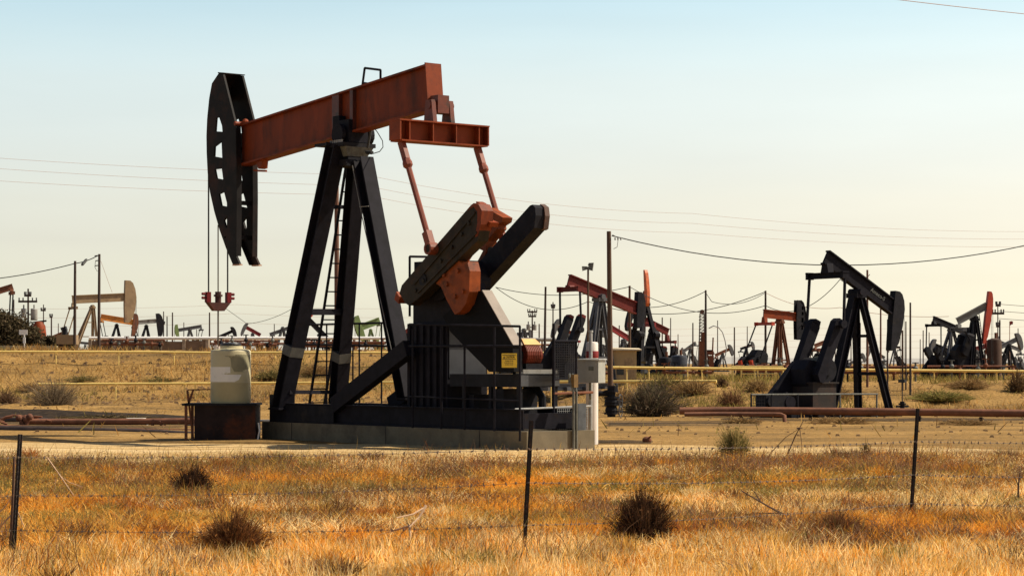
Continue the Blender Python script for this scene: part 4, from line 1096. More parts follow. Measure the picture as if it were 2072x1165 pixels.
# ---------------------------------------------------------------- electrical box, marker post, wheeled valve
Yb = 53.5
c = W(1187, 905, Yb); ebx = empty("electrical_box", (c.x, Yb, gz(c.x, Yb)), R(-28))
tag(ebx, "grey weatherproof electrical box on a thin galvanised post at the pump's end", "electrical box")
zz = lambda py: CH - (py - HY) / F * Yb - ebx.location.z
k = Yb / F
m = MB(); m.box(-.15, .42, -.22, .16, zz(774), zz(728)); cab = m.build("cabinet", GREYPAINT, ebx)
m = MB(); m.hexa([(-.19, -.27, zz(728) + .003), (.46, -.27, zz(728) + .003), (.46, .2, zz(728) + .003), (-.19, .2, zz(728) + .003), (-.17, -.25, zz(726)), (.44, -.25, zz(726)), (.44, .18, zz(725)), (-.17, .18, zz(725))]); m.build("cabinet_roof", LTGREY, cab)
m = MB(); m.box(.08, .37, -.232, -.222, zz(770), zz(732)); m.build("cabinet_door", GREYPAINT, cab)
m = MB(); m.box(.17, .30, -.242, -.234, zz(749), zz(741)); m.build("door_window", mat("dull_plate", (.12, .13, .11), .4), cab)
m = MB(); m.cyl((0, .22, -.2), (0, .22, zz(670)), .045, 10); m.cyl((0, .22, zz(672)), (0, .22, zz(668)), .06, 10); m.build("post", GALV, ebx)
m = MB(); m.tube([(.12, -.05, zz(774)), (.12, -.05, zz(800)), (.03, .15, zz(806))], .03, 6); m.build("conduit", GREYCAST, ebx)

Ym = 55.0
c = W(1198, 900, Ym); mk = empty("marker_post", (c.x, Ym, gz(c.x, Ym)))
tag(mk, "white painted pipe marker post with a red band behind the electrical box", "post")
zz = lambda py: CH - (py - HY) / F * Ym - mk.location.z
m = MB(); m.lathe([(.15, -.3), (.15, zz(722)), (.15, zz(694)), (.13, zz(692)), (.02, zz(691))], n=24); m.build("post", mat("chalk_white_paint", (.66, .60, .54), .6, var=.08, scale=3), mk, smooth=True)
m = MB(); m.lathe([(.154, zz(724)), (.158, zz(723)), (.158, zz(711)), (.154, zz(710))], n=24); m.build("red_band", RED, mk, smooth=True)

Yv = 83.0
c = W(1237, 852, Yv); gv = empty("gate_valve", (c.x, Yv, gz(c.x, Yv)))
tag(gv, "black flanged wellhead valve with handwheels standing at the brown pole's foot", "valve")
zz = lambda py: CH - (py - HY) / F * Yv - gv.location.z
m = MB(); m.cyl((0, 0, -.1), (0, 0, zz(782)), .15, 14)
for y in (850, 838, 820, 806, 793):
    m.cyl((0, 0, zz(y)), (0, 0, zz(y - 4)), .27, 16)
m.ball((0, 0, zz(813)), .26, 6); m.ball((0, 0, zz(830)), .24, 6); m.cyl((0, 0, zz(796)), (-.75, 0, zz(796)), .1, 10); m.cyl((-.62, 0, zz(796)), (-.56, 0, zz(796)), .2, 12)
m.cyl((.05, 0, zz(780)), (.05, 0, zz(790)), .2, 10)
m.build("valve_body", BLACK2, gv)
for y, rr in ((811, .24), (832, .20)):
    m = MB(); pts = [(.34 + .12 * math.cos(a) * .6, rr * math.cos(a) * .5, zz(y) + rr * math.sin(a)) for a in np.linspace(0, 6.283, 17)]
    m.tube(pts, .022, 5)
    for a in (0, 2.1, 4.2):
        m.bar((.34, 0, zz(y)), (.34 + .072 * math.cos(a), rr * math.cos(a) * .5, zz(y) + rr * math.sin(a)), .02, .02)
    m.cyl((.1, 0, zz(y)), (.36, 0, zz(y)), .03, 6); m.build("handwheel", SLATE, gv)

# ---------------------------------------------------------------- pipelines
def pipeline(name, label, pts, r, m_, posts=(), pm=None, group=None, pr_=.03, cat="pipe", posty=0.0):
    """pts: (px, py, Y); posts: indices as (px, py_top, Y)"""
    p0 = W(*pts[0]); t = empty(name, p0); tag(t, label, cat, group)
    m = MB(); m.tube([W(*p) - p0 for p in pts], r, 10); m.build("pipe", m_, t, smooth=True)
    for px, py, Y in posts:
        q = W(px, py, Y); b_ = Vector((q.x, q.y, gz(q.x, Y) - .2))
        s = MB(); s.tube([q - p0 - Vector((0, 0, r * .7)), b_ - p0], pr_, 6); s.bar(q - p0 - Vector((.09, 0, r + .012)), q - p0 - Vector((-.09, 0, r + .012)), .12, .02); s.build("pipe_support", pm or m_, t)
    return t
YP = "yellow pipe runs on short supports"
yl = lambda x: 712 + 1.5 * (x / 1000)
pipeline("yellow_pipeline", "upper yellow pipe along the top of the dirt bank, left of the big pump", [(-300, 711, 122), (0, 711.5, 122), (300, 712, 122), (420, 713.5, 122), (600, 713, 121), (900, 714, 121), (1100, 714, 121)], .062, YELLOW,
         [(x, yl(x) + .5, 121.8) for x in (113, 240, 352, 556, 700, 790)], group=YP)
pipeline("yellow_pipeline", "lower yellow pipe running across the foot of the bank behind the tank", [(78, 777, 111.5), (420, 775.5, 111), (700, 774, 110), (900, 773, 107), (1150, 772, 101), (1450, 771, 98.5)], .062, YELLOW,
         [(x, 775, 111) for x in (234, 374, 395)] + [(x, 771.5, Y) for x, Y in ((1000, 105), (1115, 102), (1318, 99.4), (1421, 98.8), (1448, 98.6))], group=YP)
pipeline("yellow_pipeline", "long yellow pipe passing behind the black pump on the right", [(1228, 743, 104), (1400, 745, 104), (1700, 748, 103.5), (2072, 751, 103), (2400, 753, 103)], .062, YELLOW,
         [(x, 744.5 + (x - 1235) * .0075, 103.6) for x in (1268, 1313, 1391, 1420, 1527, 1826, 1846, 1890, 1952, 2017, 2054)], group=YP)
rl = empty("yellow_railing", W(1520, 742, 108)); tag(rl, "short yellow pipe railing standing behind the long yellow pipe near the orange pump", "railing")
o0 = W(1520, 742, 108)
m = MB(); m.tube([W(1480, 742, 108) - o0, W(1585, 742.5, 108) - o0], .04, 6); m.tube([W(1500, 756, 108) - o0, W(1575, 756, 108) - o0], .03, 6); m.build("rail", YELLOW, rl)
for x in (1482, 1500, 1533, 1550, 1584):
    q = W(x, 742, 108); m = MB(); m.tube([q - o0, Vector((q.x, q.y, gz(q.x, 108) - .1)) - o0], .04, 6); m.build("railing_post", YELLOW, rl)

pipeline("rusty_pipeline", "thick rusty pipe lying along the ground below the black pump", [(1375, 831, 79), (1500, 830, 79), (1700, 832, 77.5), (1900, 834, 76.5), (2072, 836, 75.5), (2400, 840, 74)], .13, RUSTP,
         [(1500, 834, 79), (1640, 834, 78), (1860, 836, 76.8), (1985, 838, 76)], BLACK2, pr_=.06, cat="pipe")
pipeline("rusty_pipeline", "shorter rusty pipe that bends down into the ground below the thick rusty one", [(1385, 838, 77), (1450, 837.5, 77), (1560, 838, 76.6), (1580, 838.5, 76.5), (1587, 841, 76.4), (1588, 858, 76.3)], .075, RUSTP)
pipeline("white_pipeline", "thin white pipe lying on the dirt at the right edge", [(1835, 861.5, 75), (1950, 862.5, 74.5), (2072, 863.5, 74), (2350, 866, 73)], .045, WHITE)
pipeline("flow_line", "dark flow line lying on the dirt in front of the black pump's feet", [(1640, 857, 78), (1760, 858, 77), (1840, 863, 75.4), (2000, 867, 73.9), (2300, 871, 73)], .05, OILSOIL)
pl = pipeline("rusty_pipeline", "rusty red pipe with valve fittings in the oily ditch, left of the tank", [(40, 853, 71), (120, 853, 71), (300, 852.5, 70.5), (400, 851.5, 70)], .10, RUSTP, [(150, 856, 71), (330, 856, 70.5)], RUSTM, pr_=.05)
p0 = pl.location
m = MB()
for x, y in ((38, 845), (52, 848), (60, 843)):
    q = W(x, y, 70.6) - p0; m.ball(q, .11, 6)
m.tube([W(40, 845, 70.6) - p0, W(46, 858, 70.6) - p0, W(60, 866, 70.6) - p0], .07, 6); m.tube([W(58, 845, 70.6) - p0, W(52, 862, 70.6) - p0], .07, 6)
m.build("valve_fitting", RUSTM, pl); m = MB()
m.tube([W(312, 848, 70.4) - p0, W(308, 862, 70.4) - p0, W(311, 874, 70.4) - p0], .05, 6); m.tube([W(322, 853, 70.3) - p0, W(331, 860, 70.3) - p0, W(342, 885, 69.6) - p0], .07, 6)
m.build("valve_fitting", RUSTM, pl)
pipeline("oily_pipeline", "dark oily pipe lying on the ground nearest the road, left of the tank", [(-200, 866, 69), (30, 870, 67), (200, 874, 66), (330, 878, 65), (395, 882, 64)], .13, mat("oily_pipe_steel", (.045, .028, .02), .6, var=.5, scale=3), pr_=.05)
pipeline("oily_pipeline", "thin dark pipe-shaped shadow line along the road edge, left of the tank", [(-200, 884, 62.5), (60, 886, 61.5), (215, 885, 61.8)], .055, mat("oily_pipe_steel", (.045, .028, .02), .6))  # the pump's shadow line on the ground, added as a dark pipe
pipeline("oily_pipeline", "black pipe crossing behind the fittings at the left edge", [(-200, 846, 76), (60, 850, 75), (250, 858, 73), (345, 864, 72)], .10, mat("oily_pipe_steel", (.045, .028, .02), .6))
pipeline("oily_pipeline", "brown pipe lying just above the nearest oily pipe, left of the tank", [(-200, 858, 71), (100, 866, 69.5), (300, 871, 68), (392, 872, 67)], .07, RUSTM)
scr = empty("scrap_pile", GX(60, 71.5)); tag(scr, "low pile of bent pipe scrap around the fittings at the left edge", "scrap")
for i in range(22):
    m = MB()
    a = Vector((rng.normal(0, 1.4), rng.normal(0, .7), rng.uniform(.02, .22))); d_ = Vector((rng.normal(0, 1), rng.normal(0, .4), rng.normal(0, .22))).normalized() * rng.uniform(.2, .7)
    m.tube([a, a + d_ * .6 + Vector((0, 0, .04)), a + d_], rng.uniform(.02, .05), 6); m.build("bent_pipe", RUSTM, scr)
pipeline("pale_pipe", "thin pale pipe running behind the tank stand from the rusty pipe", [(318, 850, 73), (398, 850.5, 72), (560, 851, 70)], .04, LTGREY)
pipeline("oily_pipeline", "blackened pipe behind the fittings leading to the tank stand", [(332, 862, 72), (385, 862.5, 71.5), (420, 863, 71)], .08, mat("oily_pipe_steel", (.045, .028, .02), .6))
blk = MB(); c = GX(278, 71); a0 = W(258, 868, 70.8); blk.hexa([(c.x - .35, 70.8, c.z - .1), (c.x + .40, 70.8, c.z - .1), (c.x + .40, 71.3, c.z - .1), (c.x - .35, 71.3, c.z - .1), (c.x - .35, 70.85, c.z + .25), (c.x + .22, 70.85, c.z + .25), (c.x + .22, 71.3, c.z + .25), (c.x - .35, 71.3, c.z + .25)])
tag(blk.build("concrete_block", mat("pale_concrete", (.55, .50, .42), .85, var=.15, scale=3)), "small pale concrete block lying under the rusty pipe in the ditch", "block")
# oily ditch bank: dark soil, with the ditch's shaded side put into its colour
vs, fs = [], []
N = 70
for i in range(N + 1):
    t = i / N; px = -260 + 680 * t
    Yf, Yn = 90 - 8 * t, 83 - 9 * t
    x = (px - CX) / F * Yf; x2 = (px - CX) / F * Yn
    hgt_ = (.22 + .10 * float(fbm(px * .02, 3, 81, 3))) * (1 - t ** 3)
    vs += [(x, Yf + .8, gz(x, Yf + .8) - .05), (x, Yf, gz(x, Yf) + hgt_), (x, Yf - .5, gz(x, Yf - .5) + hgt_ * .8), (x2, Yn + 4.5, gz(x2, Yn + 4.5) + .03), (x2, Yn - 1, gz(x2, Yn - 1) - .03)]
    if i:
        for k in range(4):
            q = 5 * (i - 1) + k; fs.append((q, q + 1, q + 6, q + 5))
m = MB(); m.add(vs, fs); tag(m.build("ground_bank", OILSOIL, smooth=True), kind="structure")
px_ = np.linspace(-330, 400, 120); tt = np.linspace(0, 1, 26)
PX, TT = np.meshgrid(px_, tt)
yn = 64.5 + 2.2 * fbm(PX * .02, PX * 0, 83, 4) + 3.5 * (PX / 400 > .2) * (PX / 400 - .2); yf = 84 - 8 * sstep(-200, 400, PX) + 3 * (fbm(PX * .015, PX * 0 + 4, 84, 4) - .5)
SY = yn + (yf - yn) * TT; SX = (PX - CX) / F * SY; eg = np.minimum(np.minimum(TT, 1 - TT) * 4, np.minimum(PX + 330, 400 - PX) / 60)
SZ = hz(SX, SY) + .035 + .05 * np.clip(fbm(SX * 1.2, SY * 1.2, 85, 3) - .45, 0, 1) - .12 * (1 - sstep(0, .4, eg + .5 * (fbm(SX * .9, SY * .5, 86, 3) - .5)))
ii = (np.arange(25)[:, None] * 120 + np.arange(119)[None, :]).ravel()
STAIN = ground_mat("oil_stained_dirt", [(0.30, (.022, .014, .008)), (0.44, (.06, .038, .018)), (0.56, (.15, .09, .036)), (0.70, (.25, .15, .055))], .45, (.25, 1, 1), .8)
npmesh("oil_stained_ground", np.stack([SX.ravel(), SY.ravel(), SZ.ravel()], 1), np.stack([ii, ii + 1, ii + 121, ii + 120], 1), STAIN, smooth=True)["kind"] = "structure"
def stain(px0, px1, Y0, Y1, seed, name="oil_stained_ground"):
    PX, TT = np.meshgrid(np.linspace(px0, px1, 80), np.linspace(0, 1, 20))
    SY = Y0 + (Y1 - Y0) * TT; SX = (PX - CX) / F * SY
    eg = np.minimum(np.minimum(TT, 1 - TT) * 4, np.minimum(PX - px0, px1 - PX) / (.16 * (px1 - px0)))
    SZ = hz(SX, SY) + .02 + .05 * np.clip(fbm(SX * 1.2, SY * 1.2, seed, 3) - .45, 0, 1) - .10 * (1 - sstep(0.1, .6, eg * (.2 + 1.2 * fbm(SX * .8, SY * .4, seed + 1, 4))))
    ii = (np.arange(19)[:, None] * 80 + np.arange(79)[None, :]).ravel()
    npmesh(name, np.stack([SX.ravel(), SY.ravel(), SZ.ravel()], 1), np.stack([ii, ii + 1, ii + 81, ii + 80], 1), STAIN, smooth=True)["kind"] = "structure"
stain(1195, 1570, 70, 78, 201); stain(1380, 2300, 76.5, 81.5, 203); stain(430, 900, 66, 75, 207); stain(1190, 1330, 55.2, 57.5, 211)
bush("weed_bush", "dark weeds growing in the oily ditch behind the rusty pipe, left of the tank", 225, 868, 330, 14, 77, [(.10, .08, .035), (.06, .045, .025), (.16, .11, .05)], 2200, .6, VB, wid=.02)

# ---------------------------------------------------------------- utility poles
def pole(name, label, px, py, Y, rpx, m_, arms=(), cans=(), lean=0.0, group="wooden utility poles", pybot=None, cat="utility pole", extra=None):
    x = (px - CX) / F * Y; z0 = gz(x, Y); k = Y / F
    t = empty(name, (x, Y, z0)); tag(t, label, cat, group)
    h = CH - (py - HY) * k - z0
    top = Vector((lean * k, 0, h))
    m = MB(); m.tube([(-lean * k * .0, 0, -.4), Vector((0, 0, 0)) + top * .5, top], [rpx * k * 1.12, rpx * k, rpx * k * .85], 10); m.build("pole_shaft", m_, t, smooth=True)
    for ay, w_ in arms:
        za = CH - (ay - HY) * k - z0; xx = lean * k * za / h
        b = MB(); b.box(xx - w_ * k, xx + w_ * k, -rpx * k - .12, -rpx * k, za - .07, za + .07)
        a = b.build("crossarm", m_, t)
        for f_ in (-.92, -.5, .5, .92):
            ins = MB(); ins.tube([(xx + f_ * w_ * k, -rpx * k - .06, za + .07), (xx + f_ * w_ * k, -rpx * k - .06, za + .26)], .045, 6)
            ins.build("insulator", SLATE, a)
    for cx_, y0, y1_, w_ in cans:
        b = MB(); q0 = CH - (y1_ - HY) * k - z0; q1 = CH - (y0 - HY) * k - z0; xc = (cx_ - px) * k
        b.lathe([(w_ * k * .9, q0), (w_ * k, q0 + .05), (w_ * k, q1 - .06), (w_ * k * .8, q1)], (xc, 0, 0), 16); b.cyl((xc, 0, q1), (xc, 0, q1 + .25), .05, 6)
        b.bar((0, 0, (q0 + q1) / 2), (xc, 0, (q0 + q1) / 2), .08, .1); b.build("transformer", LTGREY, t)
    return t
big = pole("utility_pole", "thick brown wooden pole rising behind the wheeled valve", 1236, 468, 86, 5.2, WOOD, lean=-4)
m = MB(); k = 86 / F; zz = lambda py: CH - (py - HY) * k - big.location.z
m.tube([(.10, 0, zz(478)), (.12, 0, zz(476))], .06, 6); m.tube([(.1, -.1, zz(504)), (.24, -.1, zz(500)), (.27, -.1, zz(488)), (.27, -.1, zz(484))], .012, 4)
for dx in (.16, .27, .38):
    m.tube([(dx, -.05, zz(486)), (dx, -.05, zz(481))], .03, 5)
m.build("insulator", LTGREY, big)
pole("utility_pole", "dark wooden pole standing in front of the sand coloured pump's beam", 151, 528, 134, 2.9, DKWOOD, lean=1)
lp = pole("utility_pole", "taller dark pole beside the sand coloured pump, cable tied to its top", 200, 514, 135, 2.9, DKWOOD, lean=1)
m = MB(); k = 135 / F; zz = lambda py: CH - (py - HY) * k - lp.location.z
for y, w_ in ((517, 8), (527, 5.5), (537, 7)):
    m.tube([(0, -.1, zz(y)), (-w_ * k, -.1, zz(y) - .03)], .035, 5)
m.tube([(-6 * k, -.1, zz(527)), (-7.5 * k, -.1, zz(540)), (-3 * k, -.1, zz(549)), (0, -.1, zz(548))], .015, 4); m.build("insulator_bracket", SLATE, lp)
pole("utility_pole", "reddish wooden pole seen between the big pump's legs", 682, 330, 96, 5.0, WOOD2, lean=-1)
pole("utility_pole", "crossarm pole carrying grey transformers at the far left", 57, 584, 150, 2.0, DKWOOD, [(610, 19), (598, 7)], [(48, 624, 642, 5.5), (69, 624, 648, 7)])
pole("utility_pole", "short thin crossarm pole beyond the dark tree, second from the transformers", 88, 616, 210, 1.2, DKWOOD, [(628, 5)])
pole("utility_pole", "thin stub pole with a lamp bracket left of the sand coloured pump", 104, 640, 190, 1.6, DKWOOD, [(641, 3)])
pole("utility_pole", "bare pole behind the sand coloured pump's cranks", 28, 606, 170, 1.4, DKWOOD)
pole("utility_pole", "thin pole just right of the small black pump's head", 331, 630, 230, 1.2, DKWOOD, [(655, 3)])
pole("utility_pole", "short pole second from the small black pump's head", 338, 640, 230, 1.3, DKWOOD)
pole("utility_pole", "pole third from the small black pump's head", 349, 632, 230, 1.5, DKWOOD)
pole("utility_pole", "dark pole directly left of the big pump's polished rod", 424, 632, 170, 1.6, DKWOOD)
pole("utility_pole", "slim pole among the small pumps left of the big pump's legs", 555, 655, 260, 1.0, DKWOOD)
pole("utility_pole", "dark pole between the big pump's rear leg and its cranks", 790, 560, 140, 2.0, DKWOOD)
pole("utility_pole", "tall dark pole standing right of the big pump's belt guard", 1102, 580, 125, 2.4, DKWOOD, lean=2)
pole("utility_pole", "double crossarm pole with hanging grey transformers behind the motor", 1077, 628, 190, 1.6, DKWOOD, [(631, 10), (640, 8)], [(1069, 656, 668, 4), (1082, 656, 668, 4)])
pole("utility_pole", "thin pole with one small arm left of the dark red pump", 1119, 611, 175, 1.4, DKWOOD, [(622, 4)])
pole("utility_pole", "short stub pole beside the double crossarm pole", 1091, 655, 180, 1.5, DKWOOD)
fp = pole("floodlight_pole", "pole with two floodlights rising behind the dark red pump's beam", 1190, 540, 107, 2.3, WOOD, cat="light pole")
k = 107 / F; zz = lambda py: CH - (py - HY) * k - fp.location.z
for dx, dy, s in ((-6, 541, -1), (5, 534, 1), (4, 541, 1)):
    m = MB(); q = Vector((dx * k, -.05, zz(dy))); m.bar(q - Vector((.10 * s, 0, .03)), q + Vector((.13 * s, -.03, -.06)), .18, .14, w1=.26, h1=.22); m.tube([(0, 0, zz(dy + 2)), q], .03, 5); m.build("floodlight", GREYCAST, fp)
pole("utility_pole", "pole behind the dark red pump's beam, right of the thick brown pole", 1274, 578, 128, 2.6, WOOD)
pole("utility_pole", "dark pole in front of the workover rig mast", 1428, 587, 122, 2.3, DKWOOD)
pole("utility_pole", "dark pole standing behind the orange pump's beam", 1549, 588, 126, 2.3, DKWOOD)
pole("utility_pole", "short distant pole between the rig mast and the orange pump", 1486, 662, 210, 1.5, DKWOOD)
pole("utility_pole", "short distant pole left of the rig mast", 1402, 653, 210, 1.5, DKWOOD)
pole("utility_pole", "distant pole left of the pair above the small red beam", 1340, 642, 190, 1.4, DKWOOD)
pole("utility_pole", "distant thin pole right of the pair above the small red beam", 1357, 643, 200, 1.1, DKWOOD)
pole("utility_pole", "short distant pole between the dark red pump's legs and head", 1253, 658, 210, 1.3, DKWOOD)
pole("utility_pole", "reddish pole rising behind the black pump's front legs", 1755, 546, 100, 2.4, WOOD2)
pole("utility_pole", "second pole behind the black pump, near its ladder", 1782, 605, 108, 1.9, WOOD2)
pole("utility_pole", "thin distant pole between the black pump's rear and front legs", 1722, 686, 230, 1.1, DKWOOD)
pole("utility_pole", "dark pole standing at the right edge of the black pump's head", 1842, 612, 97, 2.1, DKWOOD)
pole("utility_pole", "dark pipe pole just left of the black horsehead's lower end", 1796, 646, 99, 1.6, DKWOOD)
pole("utility_pole", "dark pole below the black horsehead, first of two", 1826, 668, 98, 2.0, WOOD)
pole("utility_pole", "dark pole below the black horsehead, second of two", 1833, 650, 98, 1.5, DKWOOD)
pole("utility_pole", "thin distant pole left of the pump with grey beam", 1868, 668, 200, 1.2, DKWOOD)
pole("utility_pole", "dark pole right of the red horsehead", 2023, 647, 122, 1.8, DKWOOD)
pole("utility_pole", "pole with three crossarms behind the red horsehead", 2019, 615, 140, 1.2, DKWOOD, [(618, 5), (634, 12), (660, 4)])

# ---------------------------------------------------------------- overhead lines
def line(label, pts, r, m_, group="overhead power lines", name="power_line"):
    """pts: (px, py, Y, sag of the span that follows)"""
    q = []
    for i in range(len(pts) - 1):
        a, b_ = W(*pts[i][:3]), W(*pts[i + 1][:3])
        for k in range(25 if i == len(pts) - 2 else 24):
            t = k / 24; p = a + (b_ - a) * t; p.z -= pts[i][3] * 4 * t * (1 - t); q.append(p)
    m = MB(); m.tube(q, r, 5); return tag(m.build(name, m_), label, "power line", group)
line("uppermost of three pale conductors crossing the sky behind the big pump", [(-300, 297, 150, .3), (740, 354, 165, .6), (1400, 432, 180, .9), (2400, 458, 200, 0)], .011, PALEWIRE)
line("middle of three pale conductors crossing the sky behind the big pump", [(-300, 318, 150, .3), (740, 376, 165, .6), (1400, 452, 180, .8), (2400, 474, 200, 0)], .011, PALEWIRE)
line("lowest of three pale conductors crossing the sky behind the big pump", [(-300, 345, 150, .3), (740, 395, 165, .6), (1400, 471, 180, .7), (2400, 492, 200, 0)], .011, PALEWIRE)
line("dark cable sagging from the thick brown pole to the right edge", [(1238, 477, 86, 2.0), (2420, 385, 92, 0)], .022, WIRE)
line("single reddish wire crossing the top right corner of the sky", [(1600, -28, 70, .1), (2400, 58, 80, 0)], .012, PALEWIRE)
line("dark cable running from the left edge to the tall pole by the sand coloured pump", [(-260, 566, 128, .55), (152, 533, 134, .08), (200, 516, 135, 0)], .03, WIRE)
m = MB(); a, b_ = W(165, 537, 134), W(176, 524, 134.5); m.tube([a, a + (b_ - a) * .15, a + (b_ - a) * .85, b_], [.03, .09, .09, .03], 8)
tag(m.build("splice_sleeve", WIRE), "dark splice sleeve on the cable between the two dark poles", "cable splice")
line("thin guy wire slanting down from the tall pole toward the sand coloured horsehead", [(204, 528, 135, 0), (227, 592, 136, 0)], .01, PALEWIRE, name="guy_wire")
line("cable sagging past the small red pump left of the big pump's legs", [(440, 612, 190, 0), (500, 655, 190, .55), (640, 590, 190, 0)], .022, WIRE)
line("line from the big pump's belt guard down to the floodlight pole", [(1003, 581, 140, .5), (1274, 580, 128, 0)], .022, WIRE)
line("line hanging from the belt guard to the far right, lower of the pair", [(1003, 581, 140, .9), (1190, 610, 135, 1.0), (1549, 590, 126, 0)], .022, WIRE)
line("crossing line falling from the pole behind the red beam to the right", [(1274, 580, 128, .9), (1549, 618, 126, .9), (1700, 565, 120, .4), (1760, 555, 118, 0)], .02, WIRE)
line("crossing line rising from the dark red pump to the pole at the rig mast", [(1300, 622, 126, .25), (1428, 589, 122, 0)], .02, WIRE)
line("line dipping between the rig mast pole and the pole behind the orange pump", [(1428, 592, 122, 0), (1440, 610, 122, .35), (1549, 592, 126, 0)], .018, WIRE)
line("faint line from the pole behind the orange pump to the black pump", [(1549, 592, 126, .35), (1700, 622, 126, .2), (1920, 640, 126, 0)], .016, PALEWIRE)
for i, y in enumerate((612, 626, 641)):
    line(["uppermost", "middle", "lowest"][i] + " of three lines leaving the crossarm pole at the right edge", [(2019, y + 3, 140, .12), (2300, y + 12, 140, 0)], .016, WIRE)
for i, y in enumerate((655, 668, 681, 694)):
    line(["highest", "second", "third", "lowest"][i] + " of the thin distant lines low in the sky at the right", [(1040, y, 260, .5), (1500, y + 6, 270, .5), (2300, y - 4, 280, 0)], .011, PALEWIRE)
for i, y in enumerate((616, 634, 652)):
    line(["highest", "middle", "lowest"][i] + " of the thin distant lines low in the sky at the left", [(-200, y + 4, 260, .4), (480, y, 260, .4), (1000, y + 3, 260, 0)], .012, PALEWIRE)

# ---------------------------------------------------------------- the other pumpjacks
def gpump(label, Y, yaw, P, H, T, bh, hu, hd, hw, mats, ca=60, cl=.36, a1=.2, a2=.32, vw=.19, eqw=.2, eqd=None, hrot=None, single=False, crank=None,
          small=False, ladder=False, zb=None, cwt=.13, beamw=.45, rodz=.0, cab=True, guard=True, lattice=False, motor=True, ks=1.0, gs=.13, pinf=.58):
    x = (P[0] - CX) / F * Y
    z0 = gz(x, Y) if zb is None else zb
    fr = Fr(x, Y, z0, yaw); k = Y / F
    mb, mh, mp, me_, mc = mats
    root = empty("pumpjack", fr.o, fr.a); tag(root, label, "pumpjack", "tiny pumpjacks on the horizon" if label.startswith("tiny dark") else "pumpjacks working across the oilfield")
    p, h, t = fr.T(*P), fr.T(*H), fr.T(*T)
    Hh = max(p.z, 1.0); S = Hh * ks; bhm = bh * k
    bw = bhm * beamw
    m = MB(); m.ibeam(t, h, bw, bhm, (0, 1, 0), bhm * .09, bw * .35); bd = m.build("walking_beam", mb, root)
    b = (h - t).normalized()
    if hrot is not None:
        b = Vector((math.cos(R(hrot)), 0, math.sin(R(hrot))))
    q = Vector((-b.z, 0, b.x)); A, B_, w_ = hu * k, hd * k, hw * k
    pl = [(-.12, 1), (.35, 1), (.62, .86), (.86, .5), (1, .0), (.95, -.4), (.72, -.8), (.34, -1), (-.02, -1), (-.12, -.3)]
    poly = []
    for i, j in pl:
        d_ = h + b * (i * w_) + q * (j * (A if j > 0 else B_)); poly.append((d_.x, d_.z))
    hwid = max(bw * 1.15, .22 * 1.0)
    hd_ = empty("horsehead", (0, 0, 0)) if (lattice and not small) else None
    if hd_ is not None:
        hd_.parent = root
        hs = []
        for jc in (.55, .22, -.12, -.45):
            cc = [(.45, jc + .11), (.72 - .1 * abs(jc), jc + .08), (.72 - .1 * abs(jc), jc - .10), (.45, jc - .13)]
            hs.append([((h + b * (i * w_) + q * (j * (A if j > 0 else B_))).x, (h + b * (i * w_) + q * (j * (A if j > 0 else B_))).z) for i, j in cc])
        for s_ in (-1, 1):
            holed(poly, hs, s_ * hwid / 2 - .02, s_ * hwid / 2 + .02, "side_plate", mh, hd_)
        m = MB()
        for i in range(1, 7):
            m.bar((poly[i][0], 0, poly[i][1]), (poly[i + 1][0], 0, poly[i + 1][1]), hwid + .1, .03)
        m.build("face_plate", mh, hd_)
    else:
        m = MB(); m.prism(poly, -hwid / 2, hwid / 2); ho = m.build("horsehead", mh, root)
    # post
    top = Vector((0, 0, p.z - bhm * .55 if abs(fr.T(P[0], P[1]).z - (t.z + (h.z - t.z) * (-t.x) / max(.01, h.x - t.x))) < bhm * .5 else p.z))
    ls = S * .050
    fe = []
    for u_, v in [(a1 * S, -vw * S), (a1 * S, vw * S)] + ([(-a2 * S, 0)] if single else [(-a2 * S, -vw * S * .8), (-a2 * S, vw * S * .8)]):
        s_ = ls * (1.5 if single and v == 0 else 1)
        a = Vector((u_, v, S * .04)); e = top + Vector((.02 * S * (1 if u_ > 0 else -1), v * .18, -.01 * S)); fe.append((a, e))
        m = MB(); m.ibeam(a, e, s_, s_, (0, 1, 0), s_ * .15, s_ * .3); m.build("post_leg", mp, root)
    for f_ in ((.33, .66) if not small else (.4,)):
        prs = [(0, 1, .5, (0, 0, 1))] + ([] if single else [(2, 3, .5, (0, 0, 1)), (0, 2, .4, (0, 1, 0))])
        for i_, j_, t_, sd2 in prs:
            m = MB(); m.bar(fe[i_][0].lerp(fe[i_][1], f_), fe[j_][0].lerp(fe[j_][1], f_), ls * t_, ls * t_, sd2); m.build("cross_brace", mp, root)
    m = MB(); m.box(-.055 * S, .055 * S, -.07 * S, .07 * S, top.z - .02 * S, top.z + .02 * S); m.cyl((0, -.08 * S, top.z + .03 * S), (0, .08 * S, top.z + .03 * S), .03 * S, 10); m.build("center_bearing", mp, root)
    if ladder:
        m = MB(); a, e = fe[0][0] + Vector((.10 * S, .08 * S, 0)), fe[0][1] + Vector((.10 * S, .10 * S, .1 * S)); o_ = Vector((0, .075 * S, 0))
        for s_ in (0, 1): m.bar(a + o_ * s_, e + o_ * s_, .03, .03)
        for i in range(1, 22): m.tube([a.lerp(e, i / 22), a.lerp(e, i / 22) + o_], .013, 4)
        m.build("ladder", mp, root)
    # skid, gearbox, cranks
    c = fr.T(*crank) if crank else Vector((t.x * .93, 0, .32 * S))
    c.y = 0
    m = MB()
    for v in (-.13 * S, .13 * S):
        m.ibeam((c.x - .34 * S, v, .035 * S), (a1 * S + .12 * S, v, .035 * S), .05 * S, .07 * S)
    for f_ in (0, .25, .5, .75, 1):
        u_ = c.x - .33 * S + (a1 * S + .44 * S - c.x) * f_; m.box(u_ - .03 * S, u_ + .03 * S, -.2 * S, .2 * S, -.05, .03 * S)
    m.build("skid", mp, root)
